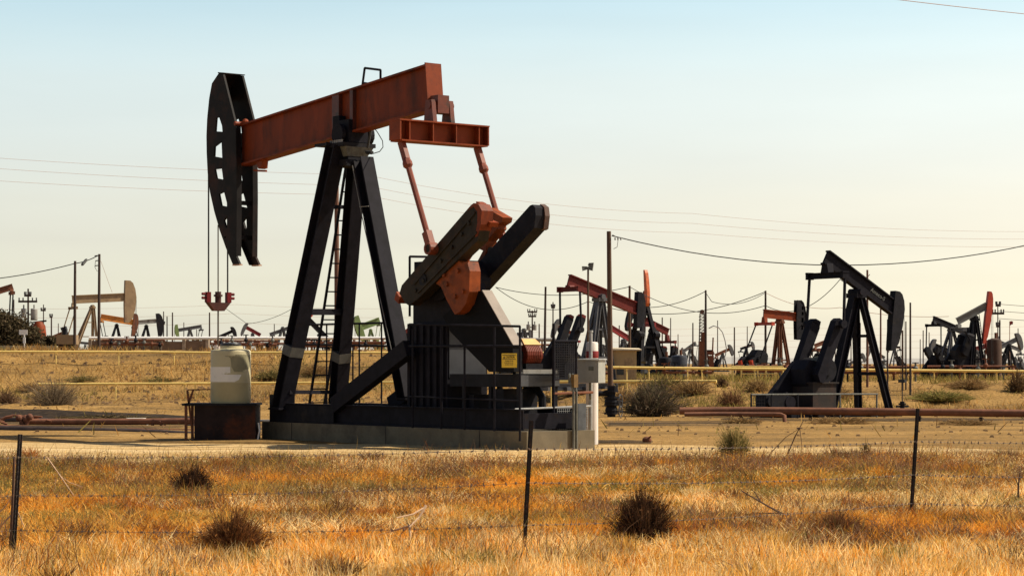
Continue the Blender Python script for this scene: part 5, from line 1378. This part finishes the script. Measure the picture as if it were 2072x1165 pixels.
    m = MB(); g_ = gs * S
    m.prism([(c.x - g_ * 1.1, c.z - g_), (c.x + g_ * .9, c.z - g_), (c.x + g_ * 1.0, c.z + g_ * .2), (c.x + g_ * .5, c.z + g_ * .85), (c.x - g_ * .6, c.z + g_ * .95), (c.x - g_ * 1.2, c.z + g_ * .2)], -.09 * S, .09 * S)
    m.cyl((c.x, -.15 * S, c.z), (c.x, .15 * S, c.z), .06 * S, 12); m.build("gearbox", mc, root)
    m = MB(); zt_ = c.z - g_; m.hexa([(c.x - g_ * .7, -.12 * S, .07 * S), (c.x + g_ * 1.5, -.12 * S, .07 * S), (c.x + g_ * 1.5, .12 * S, .07 * S), (c.x - g_ * .7, .12 * S, .07 * S), (c.x - g_ * .9, -.1 * S, zt_), (c.x + g_ * 1.0, -.1 * S, zt_), (c.x + g_ * 1.0, .1 * S, zt_), (c.x - g_ * .9, .1 * S, zt_)]); m.build("gearbox_pedestal", mc, root)
    cv = Vector((math.cos(R(ca)), 0, math.sin(R(ca)))); cn = Vector((-cv.z, 0, cv.x)); Lc = cl * S; wd = cwt * S / 2
    cz = eqw * S - .035 * S
    for s_ in (-1, 1):
        pts = [c - cv * Lc * .18 - cn * wd * .8, c + cv * Lc * .9 - cn * wd, c + cv * Lc * .985 - cn * wd * .75, c + cv * Lc + cn * wd * .3, c + cv * Lc * .95 + cn * wd, c - cv * Lc * .1 + cn * wd, c - cv * Lc * .2]
        m = MB(); v0, v1 = sorted((s_ * cz, s_ * (cz - .075 * S))); m.prism([(a.x, a.z) for a in pts], v0, v1)
        co = m.build("crank_arm", mc, root)
        if not small:
            m = MB(); e = c + cv * Lc * 1.0; v0, v1 = sorted((s_ * (cz + .004), s_ * (cz - .079 * S)))
            m.prism([((e + cn * wd * .9 - cv * .02 * S).x, (e + cn * wd * .9 - cv * .02 * S).z), ((e - cn * wd * .8 - cv * .02 * S).x, (e - cn * wd * .8 - cv * .02 * S).z), ((e - cn * wd * .7 + cv * .012 * S).x, (e - cn * wd * .7 + cv * .012 * S).z), ((e + cn * wd * .5 + cv * .012 * S).x, (e + cn * wd * .5 + cv * .012 * S).z)], v0, v1)
            m.build("crank_end", me_, co)
    # equalizer and pitmans
    ed = (eqd * k if eqd is not None else bhm * .5 + .075 * S)
    ez = t.z - ed; te = Vector((t.x + .02 * S, 0, ez))
    m = MB(); eh = .05 * S
    m.box(te.x - .035 * S, te.x + .035 * S, -eqw * S * 1.08, eqw * S * 1.08, ez + eh * .35, ez + eh * .5); m.box(te.x - .035 * S, te.x + .035 * S, -eqw * S * .95, eqw * S * .95, ez - eh * .5, ez - eh * .35); m.box(te.x - .012 * S, te.x + .012 * S, -eqw * S, eqw * S, ez - eh * .35, ez + eh * .35)
    for s_ in (-1, 1): m.box(te.x - .035 * S, te.x + .035 * S, s_ * eqw * S - .014 * S, s_ * eqw * S + .014 * S, ez - eh * .6, ez + eh * .62)
    m.build("equalizer", me_, root)
    m = MB(); m.hexa([(te.x - .03 * S, -.05 * S, ez + eh * .5), (te.x + .03 * S, -.05 * S, ez + eh * .5), (te.x + .03 * S, .05 * S, ez + eh * .5), (te.x - .03 * S, .05 * S, ez + eh * .5), (t.x - .01 * S, -.03 * S, t.z - bhm * .4), (t.x + .06 * S, -.03 * S, t.z - bhm * .4), (t.x + .06 * S, .03 * S, t.z - bhm * .4), (t.x - .01 * S, .03 * S, t.z - bhm * .4)]); m.build("tail_bearing", mb, root)
    pin = c + cv * Lc * pinf
    for s_ in (-1, 1):
        m = MB(); v = s_ * eqw * S
        m.tube([(te.x, v, ez), (pin.x, v + s_ * .01 * S, pin.z)], .0135 * S, 6); m.cyl((pin.x, v - .02 * S, pin.z), (pin.x, v + .02 * S, pin.z), .035 * S, 10); m.build("pitman_arm", mc if me_ is not BEIGE else me_, root)
    # motor with belt guard
    if guard:
        mt = Vector((c.x - .30 * S, 0, .13 * S))
        m = MB(); m.prism([(c.x + .07 * S, c.z + .05 * S), (c.x + .02 * S, c.z + .09 * S), (c.x - .06 * S, c.z + .09 * S), (mt.x - .04 * S, mt.z + .06 * S), (mt.x - .075 * S, mt.z - .01 * S), (mt.x - .05 * S, mt.z - .06 * S), (mt.x + .03 * S, mt.z - .06 * S), (c.x + .04 * S, c.z - .08 * S), (c.x + .08 * S, c.z - .02 * S)], .10 * S, .15 * S); m.build("belt_guard", mc, root)
        if motor:
            m = MB(); m.cyl((mt.x, -.12 * S, mt.z), (mt.x, .08 * S, mt.z), .055 * S, 12); m.box(mt.x - .05 * S, mt.x + .05 * S, -.1 * S, .06 * S, .06 * S, mt.z - .04 * S); m.build("motor", mc, root)
    if cab:
        un = h.x + b.x * w_ * 1.0; zn = h.z
        m = MB(); zc_ = .30 * S
        for s_ in (-1, 1): m.tube([(un, s_ * hwid * .35, zn - .1 * B_), (un, s_ * hwid * .35, zc_)], .012, 4)
        m.build("bridle_cable", WIRE, root)
        m = MB(); m.box(un - .05, un + .05, -hwid * .6, hwid * .6, zc_ - .06, zc_ + .06); m.tube([(un, 0, zc_ + .25), (un, 0, -.1)], .022, 5); m.build("polished_rod", WIRE, root)
        if not small:
            m = MB(); m.cyl((un, 0, -.1), (un, 0, .55), .09, 8); m.cyl((un, 0, .2), (un, 0, .28), .17, 10); m.cyl((un, 0, .42), (un, 0, .48), .15, 10); m.bar((un - .3, 0, .36), (un + .3, 0, .36), .08, .08); m.build("wellhead", BLACK2, root)
    return root, fr, bd, (h, t)

K5 = (BLACK2,) * 5
CHALK = mat("faded_lettering", (.13, .135, .12), .7, var=.5, scale=25)
bp, bf, bbeam, (bh_, bt_) = gpump("all black mid sized pumpjack with slanting beam, standing right of the brown pole", 84, 33, (1733, 598), (1806, 622), (1670, 520), 31, 34, 88, 27, (BLACK, BLACK2, BLACK, BLACK, BLACK),
    ca=66, cl=.47, a1=.20, a2=.30, vw=.20, eqw=.225, eqd=37, single=True, crank=(1637, 752), ladder=True, hrot=-7, cwt=.10, ks=.97, gs=.105, pinf=.93)
cc_ = bf.T(1650, 748, 0)
m = MB(); m.cyl((cc_.x, -.66, cc_.z), (cc_.x, .5, cc_.z), .46, 22); m.cyl((cc_.x, -.72, cc_.z), (cc_.x, -.66, cc_.z), .2, 14); m.build("brake_drum", BLACK2, bp)
m = MB()
for k in range(7):
    a_ = R(55 + 12 * k); b_2 = R(55 + 12 * (k + 1)); m.hexa([(cc_.x + r_ * math.cos(t_), v_, cc_.z + r_ * math.sin(t_)) for v_ in (-.64, -.1) for r_, t_ in ((.47, a_), (.47, b_2), (.50, b_2), (.50, a_))])
m.build("drum_lit_top", mat("lit_top_olive", (.10, .09, .06), .7, var=.3, scale=3), bp)  # strip added for the lit top of the hump, light in its colour
u0_, u1_ = bf.U(1645, -.7), bf.U(1692, -.7)
m = MB(); m.box(u0_, u1_, -.7, .55, .12, 1.25); m.box(u0_ - .05, u1_ + .1, -.75, .6, 1.253, 1.31); m.build("skid_box", mat("brown_black_sheet", (.020, .013, .010), .8, var=.5, scale=2, dirt=(.05, .022, .012), dirt_amt=.35), bp)
u0_, u1_ = bf.U(1550, -.5), bf.U(1592, -.5)
m = MB(); m.box(u0_, u1_, -.5, .1, .3, .85); m.cyl((u0_ + .2, -.62, .62), (u0_ + .2, -.5, .62), .2, 14); m.bar((u1_ + .15, -.3, .1), (u1_ + .15, -.3, .95), .08, .08); m.bar((u1_ + .35, -.3, .1), (u1_ + .35, -.3, .8), .06, .06); m.build("motor_housing", BLACK2, bp)
ang = math.atan2(bh_.z - bt_.z, bh_.x - bt_.x); ctr = bt_.lerp(bh_, .74); nz = Vector((-math.sin(ang), 0, math.cos(ang)))
lettering("Ameco-S", 11.5 * 84 / F, (ctr.x, -31 * 84 / F * .45 * .5 - .012, ctr.z), (R(90), -ang, 0), CHALK, bbeam)
pr2 = empty("pipe_railing", bf.o, bf.a); tag(pr2, "low pipe railing in front of the black pump's skid", "railing")
q = [bf.T(x, y, -1.5) for x, y in ((1519, 798), (1700, 797), (1776, 797))]
m = MB(); m.tube(q, .03, 6); m.build("rail", GREYCAST, pr2)
for x in (1520, 1561, 1614, 1700, 1774):
    a = bf.T(x, 797, -1.5); m = MB(); m.tube([a, (a.x, a.y, -.1)], .035, 6); m.build("railing_post", GREYCAST if x > 1690 else BLACK2, pr2)
a, e = bf.T(1520, 797, -1.5), bf.T(1548, 797, -1.5)
m = MB(); grid(m, (a.x, -1.5, 0), (e.x, -1.5, 0), .35, a.z, .12, .012); m.build("mesh_panel", BLACK2, pr2)

gpump("sand coloured pumpjack with level beam facing right, behind two dark poles", 150, 28, (187, 622), (254, 601), (146, 606), 17, 34, 52, 22, (BEIGE,) * 5, ca=250, cl=.25, a1=.06, a2=.42, eqw=.24, eqd=17, crank=(128, 690), hrot=-2)
gpump("brown pumpjack at the left edge with only its tail and equalizer in view", 140, 200, (-30, 602), (-92, 616), (26, 580), 13, 30, 40, 18, (RUSTM, RUSTM, BLACK2, RUSTM, BLACK2), ca=250, eqd=13, eqw=.19, crank=(12, 660))
gpump("ochre beamed pumpjack with brown head, low behind the sand coloured pump", 190, 25, (236, 658), (270, 652), (204, 641), 12, 18, 30, 10, (GOLD, RUSTM, BLACK2, GOLD, BLACK2), small=True, eqd=10)
gpump("small black pumpjack with chalky beam, between sand coloured pump and poles", 220, 25, (296, 660), (318, 649), (270, 653), 9, 15, 34, 12, (LTGREY, BLACK2, BLACK2, BLACK2, BLACK2), small=True)
gpump("small slate pumpjack facing left, fourth pump from the left edge", 250, 205, (384, 668), (360, 668), (408, 660), 7, 12, 14, 7, (SLATE, GREEN, SLATE, SLATE, BLACK2), small=True)
gpump("small red beamed pumpjack facing left near the tank's lid", 250, 205, (511, 672), (498, 662), (527, 678), 7, 9, 20, 6, (RED, SLATE, SLATE, RED, BLACK2), small=True)
gpump("small grey pumpjack immediately left of the big pump's near leg", 250, 25, (572, 664), (588, 662), (546, 677), 7, 10, 14, 7, (SLATE, SLATE, SLATE, SLATE, BLACK2), small=True)
gpump("pumpjack with bright red head seen between the big pump's front legs", 190, 208, (645, 672), (624, 646), (667, 690), 10, 12, 30, 10, (BLACK2, BRRED, BLACK2, RED, BLACK2), small=True)
gpump("dull green pumpjack seen between the big pump's middle and rear legs", 180, 205, (750, 668), (731, 662), (768, 648), 13, 25, 30, 14, (GREEN,) * 5, small=True)
gpump("small dark red pumpjack just behind the big pump's rear leg", 180, 205, (822, 676), (804, 684), (838, 660), 9, 10, 16, 7, (DKRED, DKRED, BLACK2, DKRED, BLACK2), small=True)
gpump("dark red pumpjack with black head, crossed by the brown pole", 112, 35, (1213, 606), (1288, 624), (1150, 567), 25, 34, 40, 20, (DKRED, BLACK2, SLATE, DKRED, BLACK2), ca=66, cl=.40, a1=.10, a2=.22, vw=.14, eqw=.185, eqd=18, crank=(1141, 706), hrot=-4, cwt=.085, gs=.09)
gpump("pumpjack with upright bright orange head rising behind the black horsehead", 135, -58, (1303, 616), (1307, 590), (1297, 640), 12, 44, 30, 9, (ORANGE2, mat("vivid_orange_paint", (.50, .11, .03), .5), BLACK2, RED, BLACK2), hrot=4, cab=False, small=True)
gpump("red pumpjack facing away, tail and equalizer above the dark machinery", 142, 215, (1320, 662), (1280, 636), (1352, 672), 14, 20, 36, 12, (DKRED, BLACK2, BLACK2, DKRED, BLACK2), eqd=20, eqw=.24, ca=100, cl=.3)
gpump("bright red low beam pumpjack behind the tan shed", 165, 215, (1262, 684), (1230, 659), (1287, 694), 11, 14, 26, 9, (RED, SLATE, SLATE, RED, BLACK2), small=True)
gpump("tiny distant slate pumpjack left of the rig mast", 320, 205, (1397, 704), (1384, 710), (1408, 693), 6, 8, 12, 6, (SLATE,) * 5, small=True)
gpump("orange beamed pumpjack with black lattice head behind the yellow railing", 120, 33, (1578, 652), (1611, 641), (1545, 634), 17, 34, 46, 22, (ORANGE2, BLACK2, RUSTM, BRRED, BLACK2), ca=200, cl=.3, a1=.14, a2=.10, vw=.13, eqw=.22, eqd=21, hrot=-2, lattice=True, ladder=True, crank=(1535, 722))
gpump("tiny distant grey pumpjack under the black pump's beam", 270, 25, (1733, 728), (1745, 722), (1715, 738), 5, 8, 12, 6, (SLATE,) * 5, small=True)
gpump("black pumpjack with raised cranks, left of the red horsehead", 122, 35, (1925, 668), (1957, 674), (1888, 645), 12, 12, 22, 14, (BLACK2, BLACK2, SLATE, BLACK2, BLACK2), ca=128, cl=.32, eqw=.2, eqd=13, crank=(1897, 730), cab=False, hrot=-10)
gpump("grey beamed pumpjack with tall red head at the right", 118, 18, (1972, 646), (1997, 618), (1937, 650), 14, 29, 78, 12, (mat("dusty_grey_paint", (.12, .115, .105), .6, var=.3, scale=2), BRRED, BLACK2, SLATE, BLACK2), ca=70, cl=.3, a1=.08, a2=.16, hrot=-8, ladder=True, crank=(1945, 712))
gpump("small slate pumpjack at the right edge, its tail pointing right", 185, 213, (2043, 702), (2018, 690), (2066, 709), 7, 10, 18, 8, (SLATE,) * 5, small=True, eqd=8)
gpump("small orange beamed pumpjack with grey head behind the raised dark red cranks", 170, 208, (1149, 674), (1127, 662), (1166, 680), 10, 17, 26, 9, (ORANGE2, SLATE, SLATE, RED, BLACK2), small=True)
gpump("small distant grey pumpjack behind the big pump's motor", 210, 25, (1060, 668), (1071, 675), (1046, 676), 7, 8, 14, 7, (SLATE,) * 5, small=True)
gpump("distant rusty pumpjack half hidden behind the black pump's rear leg", 160, 30, (1670, 690), (1690, 684), (1648, 700), 8, 12, 22, 9, (RUSTM, SLATE, SLATE, RUSTM, BLACK2), small=True)
gpump("distant red pumpjack between the black and the red headed pumps", 175, 30, (1975, 705), (1995, 700), (1952, 712), 9, 12, 20, 9, (DKRED, DKRED, SLATE, DKRED, BLACK2), small=True)

gpump("dim slate pumpjack behind the black pump's front legs", 230, 205, (1775, 716), (1762, 708), (1790, 724), 6, 10, 16, 8, (SLATE,) * 5, small=True)
gpump("dark pumpjack low behind the grey beamed pump, facing left", 150, 208, (1912, 706), (1890, 698), (1936, 716), 9, 12, 22, 9, (BLACK2, SLATE, BLACK2, BLACK2, BLACK2), small=True)
gpump("slate pumpjack beyond the rusty upright tank at the right", 160, 25, (2040, 694), (2058, 686), (2020, 704), 9, 12, 24, 10, (SLATE, SLATE, BLACK2, SLATE, BLACK2), small=True)
gpump("distant rusty pumpjack between rig mast and yellow railing", 240, 25, (1462, 712), (1476, 706), (1447, 719), 6, 9, 15, 7, (RUSTM, SLATE, SLATE, RUSTM, BLACK2), small=True)
gpump("distant slate pumpjack left of the bright red low beam", 240, 208, (1222, 700), (1208, 694), (1238, 708), 6, 9, 15, 7, (SLATE,) * 5, small=True)
gpump("dark pumpjack low between the brown tail and the sand coloured pump", 180, 25, (112, 680), (128, 674), (94, 688), 8, 12, 20, 9, (RUSTM, BLACK2, BLACK2, RUSTM, BLACK2), small=True)
gpump("dark pumpjack partly behind the water tank's polished rod", 240, 25, (455, 676), (470, 670), (440, 683), 6, 9, 15, 7, (BLACK2,) * 5, small=True)

for px in (118, 300, 372, 398, 462, 532, 590, 1000, 1045, 1128, 1165, 1318, 1372, 1452, 1512, 1640, 1690, 1741, 1862, 1880, 1950, 2004, 2060):
    Y = 300 + (px * 37) % 90
    pole("utility_pole", "tiny bare pole far out on the horizon among the far pumps", px, 648 + (px * 53) % 44, Y, 1.0, DKWOOD, group="tiny bare poles on the horizon")
for px in (172, 340, 425, 600, 1012, 1110, 1310, 1430, 1510, 1655, 1810, 1985):
    fl_ = 1 if (px // 7) % 2 else -1; py = 704 + (px * 29) % 12 - (14 if px < 900 else 0); dy = ((px * 13) % 9 - 4)
    gpump("tiny dark pumpjack far out on the horizon among the far pumps", 300 + (px * 31) % 80, 25 if fl_ > 0 else 205, (px, py), (px + 11 * fl_, py - 5 + dy), (px - 12 * fl_, py - 3 - dy), 5, 7, 12, 6, ((SLATE, RUSTM, BLACK2, DKRED)[px % 4], (SLATE, BLACK2)[px % 2], SLATE, SLATE, BLACK2), small=True)

# ---------------------------------------------------------------- other things on the plain
def shed():
    Y = 112; x0, x1 = (1238 - CX) / F * Y, (1288 - CX) / F * Y; z0 = gz(x0, Y)
    t = empty("shed", ((x0 + x1) / 2, Y, z0)); tag(t, "low tan stucco shed behind the brown pole", "shed")
    w_ = (x1 - x0) / 2; h = CH - (709 - HY) * Y / F - z0
    m = MB(); m.box(-w_, w_, 0, 2.2, -.2, h); m.build("wall", SHED, t)
    m = MB(); m.hexa([(-w_ - .15, -.2, h + .002), (w_ + .25, -.2, h + .002), (w_ + .25, 2.4, h + .002), (-w_ - .15, 2.4, h + .002), (-w_ - .15, -.2, h + .10), (w_ + .25, -.2, h + .06), (w_ + .25, 2.4, h + .14), (-w_ - .15, 2.4, h + .18)]); m.build("roof", mat("pale_roof_sheet", (.55, .45, .30), .8, var=.1), t)
    m = MB(); m.box(-w_ + .25, -w_ + .6, -.012, -.002, .62, .92); m.build("window", GLASSD, t)
    m = MB(); m.box(w_ - .62, w_ - .12, -.012, -.002, 0, h * .8); m.build("door", mat("tan_door", (.34, .23, .12), .8), t)
shed()
def box_thing(name, label, cat, px0, px1, py0, py1, Y, m_, depth=1.5, parts=()):
    x0, x1 = (px0 - CX) / F * Y, (px1 - CX) / F * Y; zt_ = CH - (py0 - HY) * Y / F; zb_ = CH - (py1 - HY) * Y / F
    t = empty(name, ((x0 + x1) / 2, Y, zb_)); tag(t, label, cat); w_ = (x1 - x0) / 2; h = zt_ - zb_
    return t, w_, h
t, w_, h = box_thing("skid_tank", "square tan skid tank at the foot of the sand coloured pump", "tank", 114, 150, 677, 712, 138, BEIGE)
m = MB(); m.box(-w_, w_, 0, 1.4, h * .45, h); m.build("tank_body", BEIGE, t)
m = MB(); m.box(-w_ * .95, w_ * .95, .1, 1.3, -.4, h * .44); m.build("skid_base", DARKRUST, t)
m = MB(); m.prism([(-w_ * .5, h), (-w_ * .1, h), (-w_ * .05, h + .35), (-w_ * .2, h + .55), (-w_ * .42, h + .40)], .4, .9); m.build("hatch", BLACK2, t)
t, w_, h = box_thing("block_wall", "long low brown block wall beyond the bank, left of the tank", "wall", 183, 420, 689, 716, 140, BRWALL)
m = MB()
n_ = 5
for i in range(n_):
    a = -w_ + 2 * w_ * i / n_; m.box(a, a + 2 * w_ / n_ - .05, 0, .25, -.3, h - .05 * (i % 2))
m.build("wall_panel", BRWALL, t)
m = MB()
for i in range(n_ + 1):
    a = -w_ + 2 * w_ * i / n_; m.box(a - .12, a + .08, -.08, .33, -.3, h + .06)
m.build("wall_pier", mat("pale_pier", (.33, .26, .19), .9), t)
t, w_, h = box_thing("concrete_curb", "pale weathered concrete containment curb at the far left", "wall", -60, 115, 699, 716, 133, CONCRETE)
m = MB(); m.box(-w_, -.02, 0, .3, -.3, h); m.box(.02, w_, 0, .3, -.3, h * .97); m.build("wall_panel", mat("lichen_concrete", (.32, .29, .19), .9, var=.2, scale=1.5), t)
# pipe racks with bright insulated lines
def rack(label, px0, px1, py, Y, r, m_, n_):
    p0 = W(px0, py, Y); t = empty("pipe_rack", p0); tag(t, label, "pipe rack", "insulated pipe racks")
    m = MB(); m.tube([Vector((0, 0, 0)), W(px1, py, Y) - p0], r, 10); m.build("insulated_pipe", m_, t, smooth=True)
    m = MB(); m.tube([Vector((0, .5, -.35)), W(px1, py, Y) - p0 + Vector((0, .5, -.35))], r * .6, 8); m.build("lower_pipe", RUSTM, t)
    for i in range(n_):
        px = px0 + (px1 - px0) * (i + .5) / n_; q = W(px, py, Y); b = Vector((q.x, q.y, gz(q.x, Y) - .2))
        m = MB(); m.bar(q - p0 + Vector((0, 0, -r)), b - p0, .1, .1); m.bar(q - p0 + Vector((0, .6, -r)), b - p0 + Vector((0, .6, 0)), .1, .1); m.bar(q - p0 + Vector((0, -.1, -.55)), q - p0 + Vector((0, .8, -.55)), .1, .1, (1, 0, 0)); m.build("rack_frame", RUSTM, t)
rack("insulated white pipe rack stretching behind the water tank and pump legs", 180, 780, 684, 148, .11, WHITE, 14)
rack("grey insulated pipe rack behind the motor and tall dark pole", 1050, 1125, 687, 150, .12, LTGREY, 4)
# small clutter along the rack: valves and short pipes
def manifold(label, px0, px1, Y, n_):
    x0, x1 = (px0 - CX) / F * Y, (px1 - CX) / F * Y; t = empty("pipe_manifold", ((x0 + x1) / 2, Y, gz((x0 + x1) / 2, Y))); tag(t, label, "manifold", "pipe manifolds on the plain")
    m = MB(); w_ = (x1 - x0) / 2; m.tube([(-w_, 0, .45), (w_, 0, .45)], .08, 6); m.tube([(-w_, .5, .7), (w_, .5, .7)], .06, 6); m.build("header_pipe", RUSTM, t)
    for i in range(n_):
        u_ = -w_ + 2 * w_ * (i + rng.uniform(.2, .8)) / n_; hh = rng.uniform(.5, 1.1)
        m = MB(); m.tube([(u_, 0, -.1), (u_, 0, hh)], .05, 6); m.ball((u_, 0, hh * .7), .13, 5); m.bar((u_ - .16, 0, hh), (u_ + .16, 0, hh), .04, .05); m.build("valve", (RUSTM, BLACK2, GREYCAST)[i % 3], t)
manifold("rusty valve manifold left of the big pump's near leg", 430, 560, 140, 9)
manifold("dark valve manifold seen between the big pump's legs", 610, 800, 142, 11)
manifold("valve manifold on the plain right of the tan shed", 1340, 1440, 118, 6)
manifold("valve manifold below the orange beamed pump", 1490, 1600, 113, 7)
manifold("tangle of pipes and valves below the black horsehead", 1690, 1860, 106, 9)
manifold("dark valve manifold behind the motor and mesh panel", 1080, 1230, 118, 9)
manifold("pipes and valves below the sand coloured pump", 205, 330, 136, 8)
manifold("valve manifold under the red horsehead at the right", 1880, 2060, 112, 10)
# black tanks
def roundtank(label, px, py0, wpx, Y, m_, hpx):
    x = (px - CX) / F * Y; k = Y / F; t = empty("storage_tank", (x, Y, gz(x, Y))); tag(t, label, "tank", "tanks between the far pumps")
    zt_ = CH - (py0 - HY) * k - t.location.z; r = wpx * k / 2
    MB().lathe([(r, -.2), (r, zt_ * .85), (r * .9, zt_ * .96), (r * .3, zt_), (.01, zt_)], n=24).build("tank_shell", m_, t, smooth=True)
    m = MB(); m.cyl((r * .2, 0, zt_), (r * .2, 0, zt_ + .3), .08, 8); m.tube([(-r - .1, 0, -.1), (-r - .1, 0, zt_ * .7), (-r + .1, 0, zt_ * .75)], .05, 6); m.build("vent_pipe", RUSTM, t)
roundtank("squat black tank right of the tan shed, first of two", 1346, 722, 28, 128, BLACK2, 30)
roundtank("squat blue black tank right of the tan shed, second of two", 1374, 718, 34, 126, mat("blue_black_paint", (.02, .022, .032), .5), 30)
roundtank("rusty brown upright tank below the red horsehead", 2012, 684, 30, 121, mat("dark_brown_shell", (.06, .03, .018), .8, var=.4, scale=2), 60)
# workover rig mast
Yr = 150; x = (1428 - CX) / F * Yr; k = Yr / F
rg = empty("workover_rig", (x, Yr, gz(x, Yr))); tag(rg, "brown workover rig with pale lattice mast between the far pumps", "rig")
zt_ = CH - (634 - HY) * k - rg.location.z; zm_ = CH - (690 - HY) * k - rg.location.z
m = MB()
for sx in (-.22, .22):
    for sy in (-.2, .2): m.bar((sx - .25, sy, zm_ * .4), (sx * .6 - .25, sy * .6, zt_), .06, .06)
for i in range(14):
    z_ = zm_ * .5 + (zt_ - zm_ * .5) * i / 14; z2 = zm_ * .5 + (zt_ - zm_ * .5) * (i + 1) / 14
    for sy in (-.18, .18): m.bar((-.45, sy, z_), (-.05, sy, z2), .04, .04); m.bar((-.05, sy, z_), (-.45, sy, z_), .04, .04)
m.build("lattice_mast", LTGREY, rg)
m = MB(); m.hexa([(-.5, -.6, 0), (.1, -.6, 0), (.1, .6, 0), (-.5, .6, 0), (-.45, -.5, zm_), (-.02, -.5, zm_), (-.02, .5, zm_), (-.45, .5, zm_)]); m.box(.15, .5, -.5, .5, .2, zm_ * .6); m.box(-.3, .0, -.4, .4, zm_ + .003, zm_ + .6); m.box(.1, .55, -.06, .06, zm_ * .62, zm_ * .72); m.build("rig_body", RUSTM, rg)
m = MB(); m.box(-.28, -.18, -.06, .06, zt_, zt_ + .2); m.cyl((-.25, -.1, zt_ + .1), (-.25, .1, zt_ + .1), .16, 10); m.build("crown_block", RUSTM, rg)
m = MB()
m.tube([(.45, 0, zm_ * .6), (.5, 0, zm_ * 1.1)], .05, 6)
m.build("exhaust_stack", RUSTM, rg)
o0 = W(1468, 725, 145); m = MB(); m.tube([W(px, py, 145) for px, py in ((1434, 664), (1444, 659), (1454, 662), (1462, 672), (1467, 688), (1470, 705), (1468, 718), (1462, 732))], .035, 6)
tag(m.build("kill_hose", GALV), "pale hose arching down to the ground beside the rig mast", "hose")
# red flag far right
Yf_ = 170; c = W(2043, 690, Yf_); fg = empty("warning_flag", (c.x, Yf_, gz(c.x, Yf_))); tag(fg, "small red flag on a thin pole beyond the red headed pump", "flag")
zt_ = CH - (650 - HY) * Yf_ / F - fg.location.z
m = MB(); m.tube([(0, 0, 0), (0, 0, zt_)], .03, 6); m.build("flag_pole", PALEWIRE, fg)
m = MB(); m.prism([(.0, zt_), (.14, zt_ + .03), (.26, zt_ - .02), (.24, zt_ - .22), (.12, zt_ - .25), (0, zt_ - .35)], -.012, .012); m.build("flag_cloth", RED, fg)
# small white sign by the dark tree
Ys = 131; c = W(47, 700, Ys); ws = empty("notice_sign", (c.x, Ys, gz(c.x, Ys))); tag(ws, "small white notice board on a post in front of the dark tree", "sign")
zA, zB = [CH - (y - HY) * Ys / F - ws.location.z for y in (677, 667)]
m = MB(); m.box(-.24, .24, -.02, .02, zA, zB); m.build("sign_panel", WHITE, ws)
m = MB(); m.bar((.05, .05, -.2), (.05, .05, zB - .05), .06, .06); m.build("post", WHITE, ws)
m = MB(); m.box(0, .14, -.08, -.02, zA - .5, zA - .15); m.build("lower_plate", WHITE, ws)
# rusty tank under the far-left pump, with an orange end
t, w_, h = box_thing("separator_vessel", "rounded orange ended vessel behind the dark tree at the left", "vessel", 64, 94, 650, 710, 146, ORANGE2)
m = MB(); m.lathe([(w_ * .98, -.3), (w_ * .98, h * .55), (w_ * .85, h * .85), (w_ * .5, h * .98), (.02, h)], (0, 0, 0), 24); m.build("vessel_shell", ORANGE2, t, smooth=True)
m = MB(); m.box(-w_ * .3, -w_ * .1, -w_ * 1.05, -w_ * .9, 0, h * .8); m.tube([(-w_ - .2, 0, 0), (-w_ - .2, 0, h * .95), (w_, 0, h * 1.02)], .06, 6); m.build("vessel_pipe", BLACK2, t)

# ---------------------------------------------------------------- trees
def tree(label, px, pytop, wpx, Y, cols, n=7000, group="dark trees at the left edge", wid=.09):
    k = Y / F; x = (px - CX) / F * Y; z0 = gz(x, Y); H_ = CH - (pytop - HY) * k - z0; rx_ = wpx * k / 2
    t = empty("tree", (x, Y, z0)); tag(t, label, "tree", group)
    m = MB(); tips = []
    m.tube([(0, 0, -.2), (.1, 0, H_ * .25), (.05, .1, H_ * .5)], [.22, .17, .12], 7)
    for i in range(16):
        a = rng.random() * 6.283; f_ = rng.uniform(.35, .95); e = Vector((math.cos(a) * rx_ * rng.uniform(.3, .85), math.sin(a) * rx_ * .6, H_ * f_))
        s_ = Vector((.08, 0, H_ * rng.uniform(.2, .5))); m.tube([s_, s_.lerp(e, .5) + Vector((0, 0, .2)), e], [.09, .06, .02], 5); tips.append(e)
    m.build("trunk", DKWOOD, t)
    tp = np.array([tuple(e) for e in tips] + [(rng.uniform(-.8, .8) * rx_, rng.uniform(-.5, .5) * rx_, H_ * rng.uniform(.1, .75)) for _ in range(16)])
    j = rng.integers(0, len(tp), n); sc = rx_ * .26
    c_ = tp[j] + rng.normal(0, 1, (n, 3)) * np.array([sc, sc, sc * .6]); c_[:, 2] = np.clip(c_[:, 2], .05, H_)
    dv = rng.normal(0, 1, (n, 3)); dv /= np.linalg.norm(dv, axis=1, keepdims=True); dv *= .16 * (.6 + rng.random((n, 1)))
    ci = rng.integers(0, len(cols), n)
    Va, Ta, Ca = ribbons(c_, c_ + dv, np.zeros((n, 3)), wid * (.6 + .8 * rng.random(n)), np.array(cols)[ci] * (.6 + .8 * rng.random((n, 1))))
    o = npmesh("crown", Va, Ta, LEAF, Ca); o.parent = t
TC = [(.065, .052, .028), (.085, .066, .036), (.05, .04, .025), (.11, .082, .05)]
tree("broad dark tree filling the left edge below the brown pump's tail", 8, 628, 90, 139, TC, 9000)
tree("lower dark tree in front of the orange ended vessel", 50, 662, 60, 140, TC, 7000)
tree("lowest dark shrubby tree between vessel and tan skid tank", 104, 682, 30, 141, TC, 3000)
